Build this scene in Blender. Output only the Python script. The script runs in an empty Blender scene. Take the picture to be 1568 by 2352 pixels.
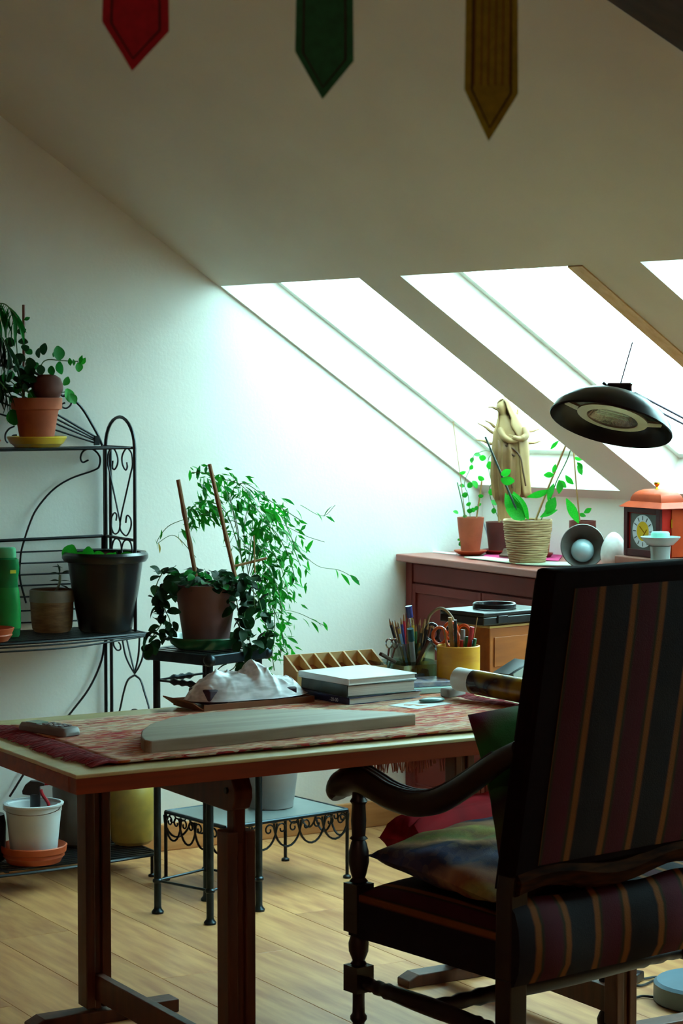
import bpy, bmesh, math, random
from mathutils import Vector, Matrix, Quaternion
random.seed(7)
V = Vector
PI = math.pi
scene = bpy.context.scene
COL = scene.collection

# ---------------------------------------------------------------- camera
FPX = 5100.0
CAM = V((-4.42, -6.492, 1.5))
AZ, PIT = math.radians(59.4), math.radians(3.109)
CF = V((math.cos(AZ)*math.cos(PIT), math.sin(AZ)*math.cos(PIT), -math.sin(PIT)))
CR = V((math.sin(AZ), -math.cos(AZ), 0))
CU = CR.cross(CF)
cd = bpy.data.cameras.new('camera'); cam = bpy.data.objects.new('camera', cd); COL.objects.link(cam)
cam.matrix_world = Matrix((( CR.x, CU.x, -CF.x, CAM.x), (CR.y, CU.y, -CF.y, CAM.y), (CR.z, CU.z, -CF.z, CAM.z), (0,0,0,1)))
cd.sensor_fit = 'VERTICAL'; cd.sensor_height = 36; cd.sensor_width = 24; cd.lens = 36*FPX/2352
cd.dof.use_dof = True; cd.dof.focus_distance = 5.6; cd.dof.aperture_fstop = 10.5
scene.camera = cam

# ---------------------------------------------------------------- sky, light, exposure
w = bpy.data.worlds.new('overcast_sky'); scene.world = w; w.use_nodes = True
bg = w.node_tree.nodes['Background']; bg.inputs[0].default_value = (0.55, 0.91, 0.95, 1); bg.inputs[1].default_value = 9.0
vs = scene.view_settings
vs.view_transform = 'Standard'; vs.look = 'None'; vs.gamma = 1; vs.use_curve_mapping = False
vs.exposure = 1.32
# unseen warm fill light, added behind the camera to brighten the foreground
ld = bpy.data.lights.new('warm_fill_light', 'AREA'); ld.shape = 'DISK'; ld.size = .5; ld.energy = 11; ld.color = (1, .52, .36)
lo = bpy.data.objects.new('warm_fill_light', ld); COL.objects.link(lo); lo.location = (-4.9, -6.2, 3.1)

# ---------------------------------------------------------------- pixel -> world helpers (rays onto real planes)
def ray(px, py): return CF + CR*((px-784)/FPX) - CU*((py-1176)/FPX)
def onplane(px, py, p, n):
    r = ray(px, py); return CAM + r*((V(p)-CAM).dot(V(n))/r.dot(V(n)))
def hz(px, py, z): return onplane(px, py, (0,0,z), (0,0,1))
def gy(px, py, y): return onplane(px, py, (0,y,0), (0,1,0))
def gx(px, py, x): return onplane(px, py, (x,0,0), (1,0,0))
def at(px, py, d):                     # horizontal depth d along the viewing azimuth
    h = V((math.cos(AZ), math.sin(AZ), 0)); r = ray(px, py); return CAM + r*(d/r.dot(h))
HD = V((math.cos(AZ), math.sin(AZ), 0))
def depth(p): return (V(p)-CAM).dot(HD)
def pxm(d): return d/FPX

# ---------------------------------------------------------------- materials
def lin(c):
    if isinstance(c, str):
        c = [int(c[i:i+2], 16)/255 for i in (0, 2, 4)]
    return tuple((x/12.92 if x <= .04045 else ((x+.055)/1.055)**2.4) for x in c)
MATS = {}
def mat(name, c1, c2=None, rough=.6, metal=0, scale=12, stretch=(1,1,1), bump=0, bscale=None, var=0, trans=0, spec=.5, coat=0, detail=4, rot=(0,0,0)):
    if name in MATS: return MATS[name]
    m = bpy.data.materials.new(name); m.use_nodes = True; nt = m.node_tree; N = nt.nodes; L = nt.links
    b = N['Principled BSDF']
    b.inputs['Roughness'].default_value = rough; b.inputs['Metallic'].default_value = metal
    b.inputs['Specular IOR Level'].default_value = spec; b.inputs['Coat Weight'].default_value = coat
    b.inputs['Transmission Weight'].default_value = trans
    c1 = lin(c1); c2 = lin(c2) if c2 else tuple(x*.8 for x in c1)
    tc = N.new('ShaderNodeTexCoord'); mp = N.new('ShaderNodeMapping'); mp.inputs['Scale'].default_value = stretch; mp.inputs['Rotation'].default_value = rot
    oi = N.new('ShaderNodeObjectInfo'); ad = N.new('ShaderNodeVectorMath'); ad.operation = 'ADD'
    ml = N.new('ShaderNodeMath'); ml.operation = 'MULTIPLY'; ml.inputs[1].default_value = 31.7
    L.new(oi.outputs['Random'], ml.inputs[0]); L.new(tc.outputs['Object'], ad.inputs[0]); L.new(ml.outputs[0], ad.inputs[1])
    L.new(ad.outputs[0], mp.inputs[0])
    nz = N.new('ShaderNodeTexNoise'); nz.inputs['Scale'].default_value = scale; nz.inputs['Detail'].default_value = detail
    L.new(mp.outputs[0], nz.inputs['Vector'])
    rp = N.new('ShaderNodeValToRGB'); rp.color_ramp.elements[0].position = .3; rp.color_ramp.elements[1].position = .7
    rp.color_ramp.elements[0].color = (*c1, 1); rp.color_ramp.elements[1].color = (*c2, 1)
    L.new(nz.outputs['Fac'], rp.inputs[0])
    out = rp.outputs[0]
    if var:
        hs = N.new('ShaderNodeHueSaturation'); mr = N.new('ShaderNodeMapRange')
        mr.inputs['To Min'].default_value = 1-var; mr.inputs['To Max'].default_value = 1+var
        L.new(oi.outputs['Random'], mr.inputs[0]); L.new(mr.outputs[0], hs.inputs['Value']); L.new(out, hs.inputs['Color']); out = hs.outputs[0]
    L.new(out, b.inputs['Base Color'])
    if bump:
        bp = N.new('ShaderNodeBump'); bp.inputs['Strength'].default_value = bump; bp.inputs['Distance'].default_value = .004
        if bscale:
            n2 = N.new('ShaderNodeTexNoise'); n2.inputs['Scale'].default_value = bscale; L.new(mp.outputs[0], n2.inputs['Vector']); L.new(n2.outputs['Fac'], bp.inputs['Height'])
        else: L.new(nz.outputs['Fac'], bp.inputs['Height'])
        L.new(bp.outputs[0], b.inputs['Normal'])
    MATS[name] = m; return m
def bands(name, axis, period, stops, rough=.85, noise=.0, flecks=None, nsc=60, nst=(1,1,1)):
    """colour bands repeating along a direction in object space"""
    if name in MATS: return MATS[name]
    m = bpy.data.materials.new(name); m.use_nodes = True; nt = m.node_tree; N = nt.nodes; L = nt.links
    b = N['Principled BSDF']; b.inputs['Roughness'].default_value = rough; b.inputs['Specular IOR Level'].default_value = .2
    tc = N.new('ShaderNodeTexCoord'); dt = N.new('ShaderNodeVectorMath'); dt.operation = 'DOT_PRODUCT'; dt.inputs[1].default_value = axis
    L.new(tc.outputs['Object'], dt.inputs[0])
    nz = N.new('ShaderNodeTexNoise'); nz.inputs['Scale'].default_value = nsc; mp = N.new('ShaderNodeMapping'); mp.inputs['Scale'].default_value = nst
    L.new(tc.outputs['Object'], mp.inputs[0]); L.new(mp.outputs[0], nz.inputs['Vector'])
    ma = N.new('ShaderNodeMath'); ma.operation = 'MULTIPLY_ADD'; ma.inputs[1].default_value = noise
    L.new(nz.outputs['Fac'], ma.inputs[0]); L.new(dt.outputs['Value'], ma.inputs[2])
    dv = N.new('ShaderNodeMath'); dv.operation = 'DIVIDE'; dv.inputs[1].default_value = period; L.new(ma.outputs[0], dv.inputs[0])
    fr = N.new('ShaderNodeMath'); fr.operation = 'FRACT'; L.new(dv.outputs[0], fr.inputs[0])
    rp = N.new('ShaderNodeValToRGB'); cr = rp.color_ramp; cr.interpolation = 'LINEAR'
    while len(cr.elements) < len(stops): cr.elements.new(.5)
    for e, (p, c) in zip(cr.elements, stops): e.position = p; e.color = (*lin(c), 1)
    L.new(fr.outputs[0], rp.inputs[0]); out = rp.outputs[0]
    if flecks:
        vo = N.new('ShaderNodeTexVoronoi'); vo.inputs['Scale'].default_value = flecks[0]; m2 = N.new('ShaderNodeMapping'); m2.inputs['Scale'].default_value = flecks[1]
        L.new(tc.outputs['Object'], m2.inputs[0]); L.new(m2.outputs[0], vo.inputs['Vector'])
        sp = N.new('ShaderNodeSeparateColor'); L.new(vo.outputs['Color'], sp.inputs[0])
        r2 = N.new('ShaderNodeValToRGB'); c2 = r2.color_ramp; c2.interpolation = 'CONSTANT'
        while len(c2.elements) < len(flecks[2]): c2.elements.new(.5)
        for e, (p, c) in zip(c2.elements, flecks[2]): e.position = p; e.color = (*lin(c), 1)
        L.new(sp.outputs[0], r2.inputs[0])
        mx = N.new('ShaderNodeMix'); mx.data_type = 'RGBA'; mx.inputs[0].default_value = flecks[3]
        L.new(out, mx.inputs[6]); L.new(r2.outputs[0], mx.inputs[7]); out = mx.outputs[2]
    L.new(out, b.inputs['Base Color'])
    bp = N.new('ShaderNodeBump'); bp.inputs['Strength'].default_value = .35; bp.inputs['Distance'].default_value = .002
    n3 = N.new('ShaderNodeTexNoise'); n3.inputs['Scale'].default_value = 350; L.new(tc.outputs['Object'], n3.inputs['Vector'])
    L.new(n3.outputs['Fac'], bp.inputs['Height']); L.new(bp.outputs[0], b.inputs['Normal'])
    MATS[name] = m; return m
def clear(name, col, fac=.85, rough=.05):
    if name in MATS: return MATS[name]
    m = bpy.data.materials.new(name); m.use_nodes = True; nt = m.node_tree; N = nt.nodes; L = nt.links
    N.remove(N['Principled BSDF'])
    t = N.new('ShaderNodeBsdfTransparent'); t.inputs[0].default_value = (*col, 1); g = N.new('ShaderNodeBsdfGlossy'); g.inputs['Roughness'].default_value = rough
    lw = N.new('ShaderNodeLayerWeight'); lw.inputs[0].default_value = .35
    ma = N.new('ShaderNodeMath'); ma.operation = 'MULTIPLY_ADD'; ma.inputs[1].default_value = .5; ma.inputs[2].default_value = 1-fac
    L.new(lw.outputs['Fresnel'], ma.inputs[0])
    mx = N.new('ShaderNodeMixShader'); L.new(ma.outputs[0], mx.inputs[0]); L.new(t.outputs[0], mx.inputs[1]); L.new(g.outputs[0], mx.inputs[2])
    L.new(mx.outputs[0], N['Material Output'].inputs[0]); MATS[name] = m; return m
def leafmat(name, c1, c2):
    m = mat(name, c1, c2, rough=.5, scale=30, var=.3, spec=.25)
    nt = m.node_tree
    if 'lt' not in m:
        b = nt.nodes['Principled BSDF']; tr = nt.nodes.new('ShaderNodeBsdfTranslucent'); src = b.inputs['Base Color'].links[0].from_socket
        nt.links.new(src, tr.inputs[0]); mx = nt.nodes.new('ShaderNodeMixShader'); mx.inputs[0].default_value = .35
        nt.links.new(b.outputs[0], mx.inputs[1]); nt.links.new(tr.outputs[0], mx.inputs[2]); nt.links.new(mx.outputs[0], nt.nodes['Material Output'].inputs[0]); m['lt'] = 1
    return m

wallm = mat('white_plaster', 'e9e6df', 'e2dfd8', rough=.9, scale=3, bump=.12, bscale=90)
ceilm = mat('ceiling_plaster', 'dcd5ca', 'd2c9be', rough=.9, scale=2, bump=.15, bscale=60)
warmw = mat('far_wall_paint', '8f6a5c', '7c5a4e', rough=.9, scale=2)
floorm = mat('laminate_oak', 'd29a62', 'a86c42', rough=.42, scale=5, stretch=(6,.7,1), bump=.05, var=.10)
basem = mat('oak_baseboard', 'c98f5a', 'b0753f', rough=.5, scale=9, stretch=(.5,1,6))
pine = mat('pine_trim', 'e3c49a', 'cfa873', rough=.5, scale=8, stretch=(1,6,6))
beamm = mat('dark_beam_wood', '3a2219', '24130d', rough=.7, scale=6, stretch=(.6,6,6), bump=.3)
iron = mat('black_iron', '16191c', '202529', rough=.38, metal=.6, scale=40)
ironb = mat('blued_iron', '1f2a30', '2c3a42', rough=.33, metal=.7, scale=30)
terra = mat('terracotta', 'b45c3c', '94462c', rough=.85, scale=14, bump=.2)
terrad = mat('dark_terracotta', '6e3c33', '54302a', rough=.8, scale=12, bump=.2)
orange = mat('orange_plastic', 'c4582e', 'a84722', rough=.5)
yellowc = mat('yellow_glaze', 'd9b62c', 'c79c1e', rough=.3, coat=.4)
soil = mat('potting_soil', '2a1d16', '140e0b', rough=1, scale=60, bump=.8)
darkpot = mat('dark_grey_plastic', '15191c', '0f1315', rough=.28, scale=10)
plum = mat('plum_pot', '84605f', '6c4b4e', rough=.65, scale=6, bump=.1)
greenp = mat('green_plastic', '1f6b45', '185a3a', rough=.3)
whitep = mat('white_plastic', 'd4dadb', 'c6cdcf', rough=.35)
greyp = mat('grey_plastic', '9aa0a2', '8a9092', rough=.4)
blackp = mat('black_plastic', '121216', '1b1b20', rough=.3)
redp = mat('red_plastic', 'c0182a', 'a81222', rough=.35)
rib = mat('glazed_stoneware', '8d6a47', '6d4c30', rough=.55, scale=30, stretch=(1,1,5), bump=.5)
ribg = mat('grey_glaze', '8b8378', '766c62', rough=.4)
crack = mat('crackled_ochre_glaze', 'b5963f', '8e7a3c', rough=.45, scale=16, bump=.2, detail=8)
bamboo = mat('bamboo_cane', 'a5703c', '6d4426', rough=.6, scale=10, stretch=(1,1,.4))
woody = mat('stick_wood', 'b58a54', '8d6638', rough=.7)
tabwood = mat('pale_varnished_table_wood', 'd8c893', 'c6b27b', rough=.35, scale=7, stretch=(.4,5,5), coat=.3)
tabedge = mat('red_brown_table_edge', '9a3a12', '70280c', rough=.45, scale=8, stretch=(.4,5,5))
legwood = mat('red_brown_beech', '5c2c14', '3d1c0c', rough=.5, scale=8, stretch=(6,6,.5), bump=.1)
slabw = mat('greyed_board_wood', 'a3957f', '85765f', rough=.5, scale=7, stretch=(.5,6,6), bump=.08)
cabm = mat('rose_brown_paint', '78322e', '6a2c28', rough=.6, scale=5, spec=.15)
cabt = mat('rose_brown_top', '995246', '86463c', rough=.35, scale=5)
chairw = mat('carved_dark_walnut', '1e0f0d', '120907', rough=.45, scale=9, stretch=(3,3,.7), spec=.35, coat=.05)
brass = mat('brass', 'c9a227', 'b28c1c', rough=.25, metal=1)
chrome = mat('chrome', 'b9c0c4', 'a9b1b5', rough=.15, metal=1)
paper = mat('white_paper', 'e6ebe9', 'dde3e0', rough=.7)
pages = mat('book_pages', 'd6cdc2', 'b9b0a6', rough=.8, scale=4, stretch=(1,1,160))
green1 = leafmat('bright_leaf_green', '128a1c', '28a628')
green2 = leafmat('mid_leaf_green', '126c26', '228434')
green3 = leafmat('dark_leaf_green', '17351d', '22482a')
greend = leafmat('glossy_dark_leaf', '1c4a26', '10301a')
yleaf = leafmat('yellowed_leaf', 'c9b04a', 'b8942f')
stemg = mat('green_stem', '4b7a3a', '3c632e', rough=.6)
glass = clear('clear_glass', (.93,.98,.97), .93)
acryl = clear('clear_acrylic', (.80,.91,.89), .84)

# ---------------------------------------------------------------- mesh builder
class MB:
    def __init__(s): s.v = []; s.f = []
    def add(s, vs, fs):
        o = len(s.v); s.v += [V(x) for x in vs]; s.f += [[i+o for i in f] for f in fs]; return s
    def hexa(s, p):   # 8 points: bottom 4, top 4
        return s.add(p, [(3,2,1,0),(4,5,6,7),(0,1,5,4),(1,2,6,5),(2,3,7,6),(3,0,4,7)])
    def box(s, c, d, M=None):
        c = V(c); x, y, z = [k/2 for k in d]
        p = [V(q) for q in ((-x,-y,-z),(x,-y,-z),(x,y,-z),(-x,y,-z),(-x,-y,z),(x,-y,z),(x,y,z),(-x,y,z))]
        if M is not None: p = [M @ q for q in p]
        return s.hexa([c+q for q in p])
    def prism(s, poly, h):   # poly list of 3d points, extruded by vector h
        n = len(poly); h = V(h); a = [V(p) for p in poly]; b = [p+h for p in a]
        return s.add(a+b, [list(range(n))[::-1], list(range(n, 2*n))] + [(i, (i+1) % n, n+(i+1) % n, n+i) for i in range(n)])
    def tube(s, path, r, n=6, closed=False, flat=1.0, up=None):
        path = [V(p) for p in path]; m = len(path); rr = r if isinstance(r, (list, tuple)) else [r]*m
        vs = []; nrm = None
        for i, p in enumerate(path):
            if closed: t = (path[(i+1) % m]-path[i-1])
            else: t = path[min(i+1, m-1)]-path[max(i-1, 0)]
            if t.length < 1e-9: t = V((0,0,1))
            t.normalize()
            if up is not None: nrm = V(up) - t*t.dot(V(up))
            elif nrm is None:
                a = V((0,0,1)) if abs(t.z) < .9 else V((1,0,0)); nrm = a - t*a.dot(t)
            else: nrm = nrm - t*nrm.dot(t)
            nrm.normalize(); bn = t.cross(nrm)
            for k in range(n):
                a = 2*PI*k/n + PI/n; vs.append(p + nrm*math.cos(a)*rr[i]*flat + bn*math.sin(a)*rr[i])
        fs = []
        for i in range(m if closed else m-1):
            j = (i+1) % m
            for k in range(n): fs.append((i*n+k, i*n+(k+1) % n, j*n+(k+1) % n, j*n+k))
        if not closed: fs += [list(range(n))[::-1], [(m-1)*n+k for k in range(n)]]
        return s.add(vs, fs)
    def lathe(s, prof, c=(0,0,0), n=28, M=None, fn=None, capb=True, capt=True):
        c = V(c); vs = []; m = len(prof)
        for (r, z) in prof:
            for k in range(n):
                a = 2*PI*k/n; rr = r*(fn(a, z) if fn else 1)
                q = V((rr*math.cos(a), rr*math.sin(a), z)); vs.append(c + (M @ q if M is not None else q))
        fs = [(i*n+k, i*n+(k+1) % n, (i+1)*n+(k+1) % n, (i+1)*n+k) for i in range(m-1) for k in range(n)]
        if capb and prof[0][0] > 1e-6: fs.append(list(range(n))[::-1])
        if capt and prof[-1][0] > 1e-6: fs.append([(m-1)*n+k for k in range(n)])
        return s.add(vs, fs)
    def ell(s, c, r, n=16, m=10, M=None, fn=None):
        c = V(c); prof = []
        vs = []; fs = []
        for i in range(m+1):
            t = -PI/2+PI*i/m
            for k in range(n):
                a = 2*PI*k/n; q = V((math.cos(t)*math.cos(a), math.cos(t)*math.sin(a), math.sin(t)))
                g = fn(q) if fn else 1
                q = V((q.x*r[0], q.y*r[1], q.z*r[2]))*g; vs.append(c + (M @ q if M is not None else q))
        for i in range(m):
            for k in range(n): fs.append((i*n+k, i*n+(k+1) % n, (i+1)*n+(k+1) % n, (i+1)*n+k))
        return s.add(vs, fs)

def wloc(o):
    l = V((0,0,0))
    while o: l = l+o.location; o = o.parent
    return l
def obj(name, mb, m, parent=None, world=True, bev=0, smooth=True, label=None, sub=0, angle=38):
    """one mesh object; with world=True the points are world points made local to the parent"""
    off = wloc(parent) if (parent and world) else V((0,0,0))
    me = bpy.data.meshes.new(name); me.from_pydata([v-off for v in mb.v], [], mb.f)
    bm = bmesh.new(); bm.from_mesh(me); bmesh.ops.remove_doubles(bm, verts=bm.verts, dist=1e-5); bmesh.ops.recalc_face_normals(bm, faces=bm.faces); bm.to_mesh(me); bm.free()
    me.materials.append(m)
    if smooth: me.shade_smooth(); me.set_sharp_from_angle(angle=math.radians(angle))
    o = bpy.data.objects.new(name, me); COL.objects.link(o)
    if parent: o.parent = parent
    if bev:
        b = o.modifiers.new('bevel', 'BEVEL'); b.width = bev; b.segments = 2; b.limit_method = 'ANGLE'
    if sub:
        b = o.modifiers.new('sub', 'SUBSURF'); b.levels = sub; b.render_levels = sub
    if label: o['label'] = label
    return o
def thing(name, label, cat, loc=(0,0,0), rz=0, group=None):
    o = bpy.data.objects.new(name, None); COL.objects.link(o); o.location = loc; o.rotation_euler = (0,0,rz)
    o.empty_display_size = .1
    return tag(o, label, cat, group)
def tag(o, label, cat, group=None):
    o['label'] = label; o['category'] = cat
    if group: o['group'] = group
    return o
def struct(o): o['kind'] = 'structure'; return o
def single(name, mb, m, label, cat, group=None, base=None, **k):
    """a thing that is one mesh, its origin at its base"""
    if base is None:
        zs = min(v.z for v in mb.v); n = len(mb.v)
        base = V((sum(v.x for v in mb.v)/n, sum(v.y for v in mb.v)/n, zs))
    mb.v = [v-V(base) for v in mb.v]
    o = obj(name, mb, m, None, **k); o.location = base; return tag(o, label, cat, group)
def catmull(pts, k=6):
    pts = [V(p) for p in pts]; P = [pts[0]*2-pts[1]] + pts + [pts[-1]*2-pts[-2]]; out = []
    for i in range(1, len(P)-2):
        a, b, c, d = P[i-1:i+3]
        for j in range(k):
            t = j/k; out.append(.5*((2*b)+(c-a)*t+(2*a-5*b+4*c-d)*t*t+(3*b-a-3*c+d)*t**3))
    out.append(pts[-1]); return out
# leaves -----------------------------------------------------------
LEAF = {}
def leafmesh(kind, m):
    key = (kind, m.name)
    if key in LEAF: return LEAF[key]
    w, bend, tip = {'oval':(.30,.15,.0), 'round':(.46,.1,0), 'lance':(.17,.25,0), 'strap':(.07,.35,0), 'pad':(.36,.35,0)}[kind]
    st = 6; vs = []; fs = []
    for i in range(st+1):
        t = i/st; ww = w*math.sin(PI*min(max(t, .03), .985))**(.6 if kind in ('round','pad') else .85); z = -bend*t*t
        vs += [V((-ww, t, z+ww*.25)), V((0, t, z)), V((ww, t, z+ww*.25))]
    for i in range(st):
        for k in (0, 1): fs.append((i*3+k, i*3+k+1, i*3+k+4, i*3+k+3))
    me = bpy.data.meshes.new('leaf'); me.from_pydata(vs, [], fs); me.materials.append(m); me.shade_smooth()
    LEAF[key] = me; return me
def leaf(parent, kind, m, p, d, size, roll=None, up=(0,0,1)):
    """p in world coordinates, d growth direction"""
    o = bpy.data.objects.new('leaf', leafmesh(kind, m)); COL.objects.link(o); o.parent = parent
    d = V(d).normalized(); u = V(up)-d*V(up).dot(d)
    if u.length < 1e-3: u = V((1,0,0))-d*d.x
    u.normalize(); x = d.cross(u)
    R = Matrix((x, d, u)).transposed()
    if roll is None: roll = random.uniform(-.9, .9)
    R = Matrix.Rotation(roll, 3, d) @ R
    o.rotation_mode = 'QUATERNION'; o.rotation_quaternion = R.to_quaternion(); o.location = V(p)-wloc(parent); o.scale = (size,)*3
    return o
def rnd(a=1): return V((random.uniform(-a, a), random.uniform(-a, a), random.uniform(-a, a)))

# ================================================================ THE SETTING
# floor boards run away from the camera, parallel to the cabinet
X0, X1, Y0 = -6.2, 1.75, -8.0
sub = struct(obj('floor', MB().box(((X0+X1)/2, Y0/2, -.06), (X1-X0, -Y0, .09)), basem, smooth=False))
PW, PL = .212, 1.40
pm = MB().box((0, 0, 0), (PW-.0012, PL-.0012, .015))
pl0 = obj('plank', pm, floorm, sub, world=False, bev=.0012, smooth=False)
first = True; nx = int(math.ceil((X1-X0)/PW)); ny = 7
for i in range(nx):
    off = random.uniform(0, PL)
    y = 0.0 + off
    while y > Y0:
        yc = y - PL/2; hi = min(y, 0); lo = max(y-PL, Y0)
        if hi-lo > .05:
            if first: o = pl0; first = False
            else: o = pl0.copy(); COL.objects.link(o)
            o.location = (X0+PW*(i+.5), (hi+lo)/2, -.0075); o.scale = (1, (hi-lo)/PL, 1)
        y -= PL
# gable wall (behind the shelf), knee wall, sloping ceiling with three skylights in view and an added fourth
E = V((math.cos(math.radians(100.5)), math.sin(math.radians(100.5)), 0)); ZK = 1.142; TS = math.tan(math.radians(33.8))
def W(a, b, off=0):
    n = (V((-1,0,TS)).cross(-E)).normalized()
    if n.z < 0: n = -n
    return E*a + V((-b, 0, ZK+TS*b)) + n*off
def ab(px, py):
    n = (V((-1,0,TS)).cross(-E)).normalized(); p = onplane(px, py, (0,0,ZK), n); a = p.y/E.y; return a, -(p.x-E.x*a)
ZT = 3.3
bt = (ZT-ZK)/TS
struct(obj('wall_back', MB().prism([(X0,0,0),(0,0,0),(0,0,ZK),(-bt,0,ZT),(X0,0,ZT)], (0,.2,0)), wallm, smooth=False))
ke = E*(-8.14)
struct(obj('wall_right', MB().prism([(0,0,0), ke, ke+V((.2,0,0)), (.2,0,0)], (0,0,ZK)), wallm, smooth=False))
struct(obj('wall_left', MB().box((X0-.1, Y0/2, ZT/2), (.2, -Y0, ZT)), warmw, smooth=False))
struct(obj('wall_front', MB().box(((X0+X1)/2, Y0-.1, ZT/2), (X1-X0, .2, ZT)), warmw, smooth=False))
S2 = [ab(922,636), ab(1336,607.5), ab(1535,1143)]; S1 = [ab(825,640), ab(1425,1128)]; S3 = ab(1470,602)
bT = (ab(825,640)[1]+ab(1336,607.5)[1]+S3[1])/3; bB = ab(1425,1128)[1]
aL1, aR1 = -.012, (S1[0][0]+S1[1][0])/2
aL2, aR2 = (S2[0][0]+S2[2][0])/2, S2[1][0]
aL3 = S3[0]; aR3 = aL3-(aL2-aR2)
print('skylights', bT, bB, aR1, aL2, aR2, aL3, aR3)
aL4 = aR3-(aR2-aL3); aR4 = aL4-(aL2-aR2)  # fourth skylight, out of view, added to light the front of the room
wins = [(aL1, aR1), (aL2, aR2), (aL3, aR3), (aL4, aR4)]
TH = .165
cm = MB(); As = sorted({0, -8.14, *[x for w_ in wins for x in w_]}, reverse=True); Bs = [-.12, bB, bT, bt]
for i in range(len(As)-1):
    for j in range(3):
        if j == 1 and any(abs(As[i]-w_[0]) < 1e-6 for w_ in wins): continue
        a0, a1, b0, b1 = As[i], As[i+1], Bs[j], Bs[j+1]
        if j == 0: pts = [W(a0,0),W(a1,0),W(a1,b1),W(a0,b1), W(a0,b0,TH),W(a1,b0,TH),W(a1,b1,TH),W(a0,b1,TH)]
        else: pts = [W(a0,b0),W(a1,b0),W(a1,b1),W(a0,b1), W(a0,b0,TH),W(a1,b0,TH),W(a1,b1,TH),W(a0,b1,TH)]
        cm.hexa(pts)
struct(obj('ceiling', cm, ceilm, smooth=False))
tp = MB().prism([W(0,bt), W(-8.14,bt), V((X0-.2,-8.2,ZT)), V((X0-.2,0,ZT))], (0,0,.2))
struct(obj('trim_1', tp, ceilm, smooth=False))      # flat part of the ceiling above
framem = mat('white_window_frame', 'e4e9e6', 'dde3e0', rough=.4)
for k, (a0, a1) in enumerate(wins):
    root = bpy.data.objects.new('window_%d' % (k+1), None); COL.objects.link(root); root.location = W((a0+a1)/2, bB); struct(root)
    fw = .022
    f = MB()
    def bar(aa, ab_, bb, bc, o0, o1): f.hexa([W(aa,bb,o0),W(ab_,bb,o0),W(ab_,bc,o0),W(aa,bc,o0),W(aa,bb,o1),W(ab_,bb,o1),W(ab_,bc,o1),W(aa,bc,o1)])
    bar(a0, a0-fw, bB, bT, .135, .165); bar(a1+fw, a1, bB, bT, .135, .165)
    bar(a0-fw, a1+fw, bB, bB+fw, .135, .165); bar(a0-fw, a1+fw, bT-fw, bT, .135, .165)
    obj('window_frame', f, framem, root, smooth=False)
    f = MB(); bar(a0-fw, a1+fw, bB+fw, bT-fw, .149, .155); obj('pane', f, glass, root, smooth=False)
    if k == 1:
        f = MB(); bar(a1+.055, a1, bB, bT, -.004, .05); obj('trim_board', f, pine, root, smooth=False, label='pale pine trim board')
# baseboards
bb = MB().box((-3.26, -.009, .045), (5.88, .018, .09)); struct(obj('baseboard_back', bb, basem, bev=.004, smooth=False))
kb = MB().prism([V((-.35,-1.95,0))*0+E*(-2.1), E*(-8.0), E*(-8.0)-V((.016,0,0)), E*(-2.1)-V((.016,0,0))], (0,0,.08)); struct(obj('baseboard_right', kb, basem, smooth=False))
# diagonal roof brace in the upper right
yb = -3.6; p0 = gy(1385, 0, yb); p1 = gy(1568, 125, yb); dr = (p1-p0); dr.y = 0; dr.normalize(); nn = V((-dr.z, 0, dr.x)); nn = nn if nn.z > 0 else -nn
q0 = p0-dr*2.6; t_end = (.62-p0.x)/dr.x; q1 = p0+dr*t_end
bmh = MB(); sc_ = [q0, q1, q1+nn*.18, q0+nn*.18]; bmh.prism(sc_, (0, -.16, 0))
struct(obj('trim_2', bmh, beamm, smooth=False, bev=.008))

# ================================================================ TRESTLE TABLE
TZ = .75
TL = hz(174, 1781, TZ); ty0 = TL.y; tx0 = TL.x; TD = .755; TLN = 1.72
ty1 = ty0+TD
t = thing('trestle_table', 'long wooden trestle table with pale top and red-brown edge, covered by a red rug', 'table', (tx0+TLN/2, ty0+TD/2, 0))
obj('tabletop', MB().box((tx0+TLN/2, ty0+TD/2, TZ-.004), (TLN, TD, .008)), tabwood, t, bev=.002, smooth=False)
ap = MB(); ft = .031
ap.box((tx0+TLN/2, ty0+.0175+.0005, TZ-.008-ft/2), (TLN-.002, .035, ft)); ap.box((tx0+TLN/2, ty1-.0175, TZ-.008-ft/2), (TLN-.002, .035, ft))
ap.box((tx0+.0175, (ty0+ty1)/2, TZ-.008-ft/2), (.035, TD-.07, ft)); ap.box((tx0+TLN-.0175, (ty0+ty1)/2, TZ-.008-ft/2), (.035, TD-.07, ft))
obj('edge_frame', ap, tabedge, t, smooth=False, label='red-brown edge band')
obj('underboard', MB().box((tx0+TLN/2, ty0+TD/2, TZ-.0145), (TLN-.07, TD-.07, .012)), tabedge, t, smooth=False)
def fwd(px, d): # floor position at pixel column and depth
    p = at(px, 1500, d); return V((p.x, p.y, 0))
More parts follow.
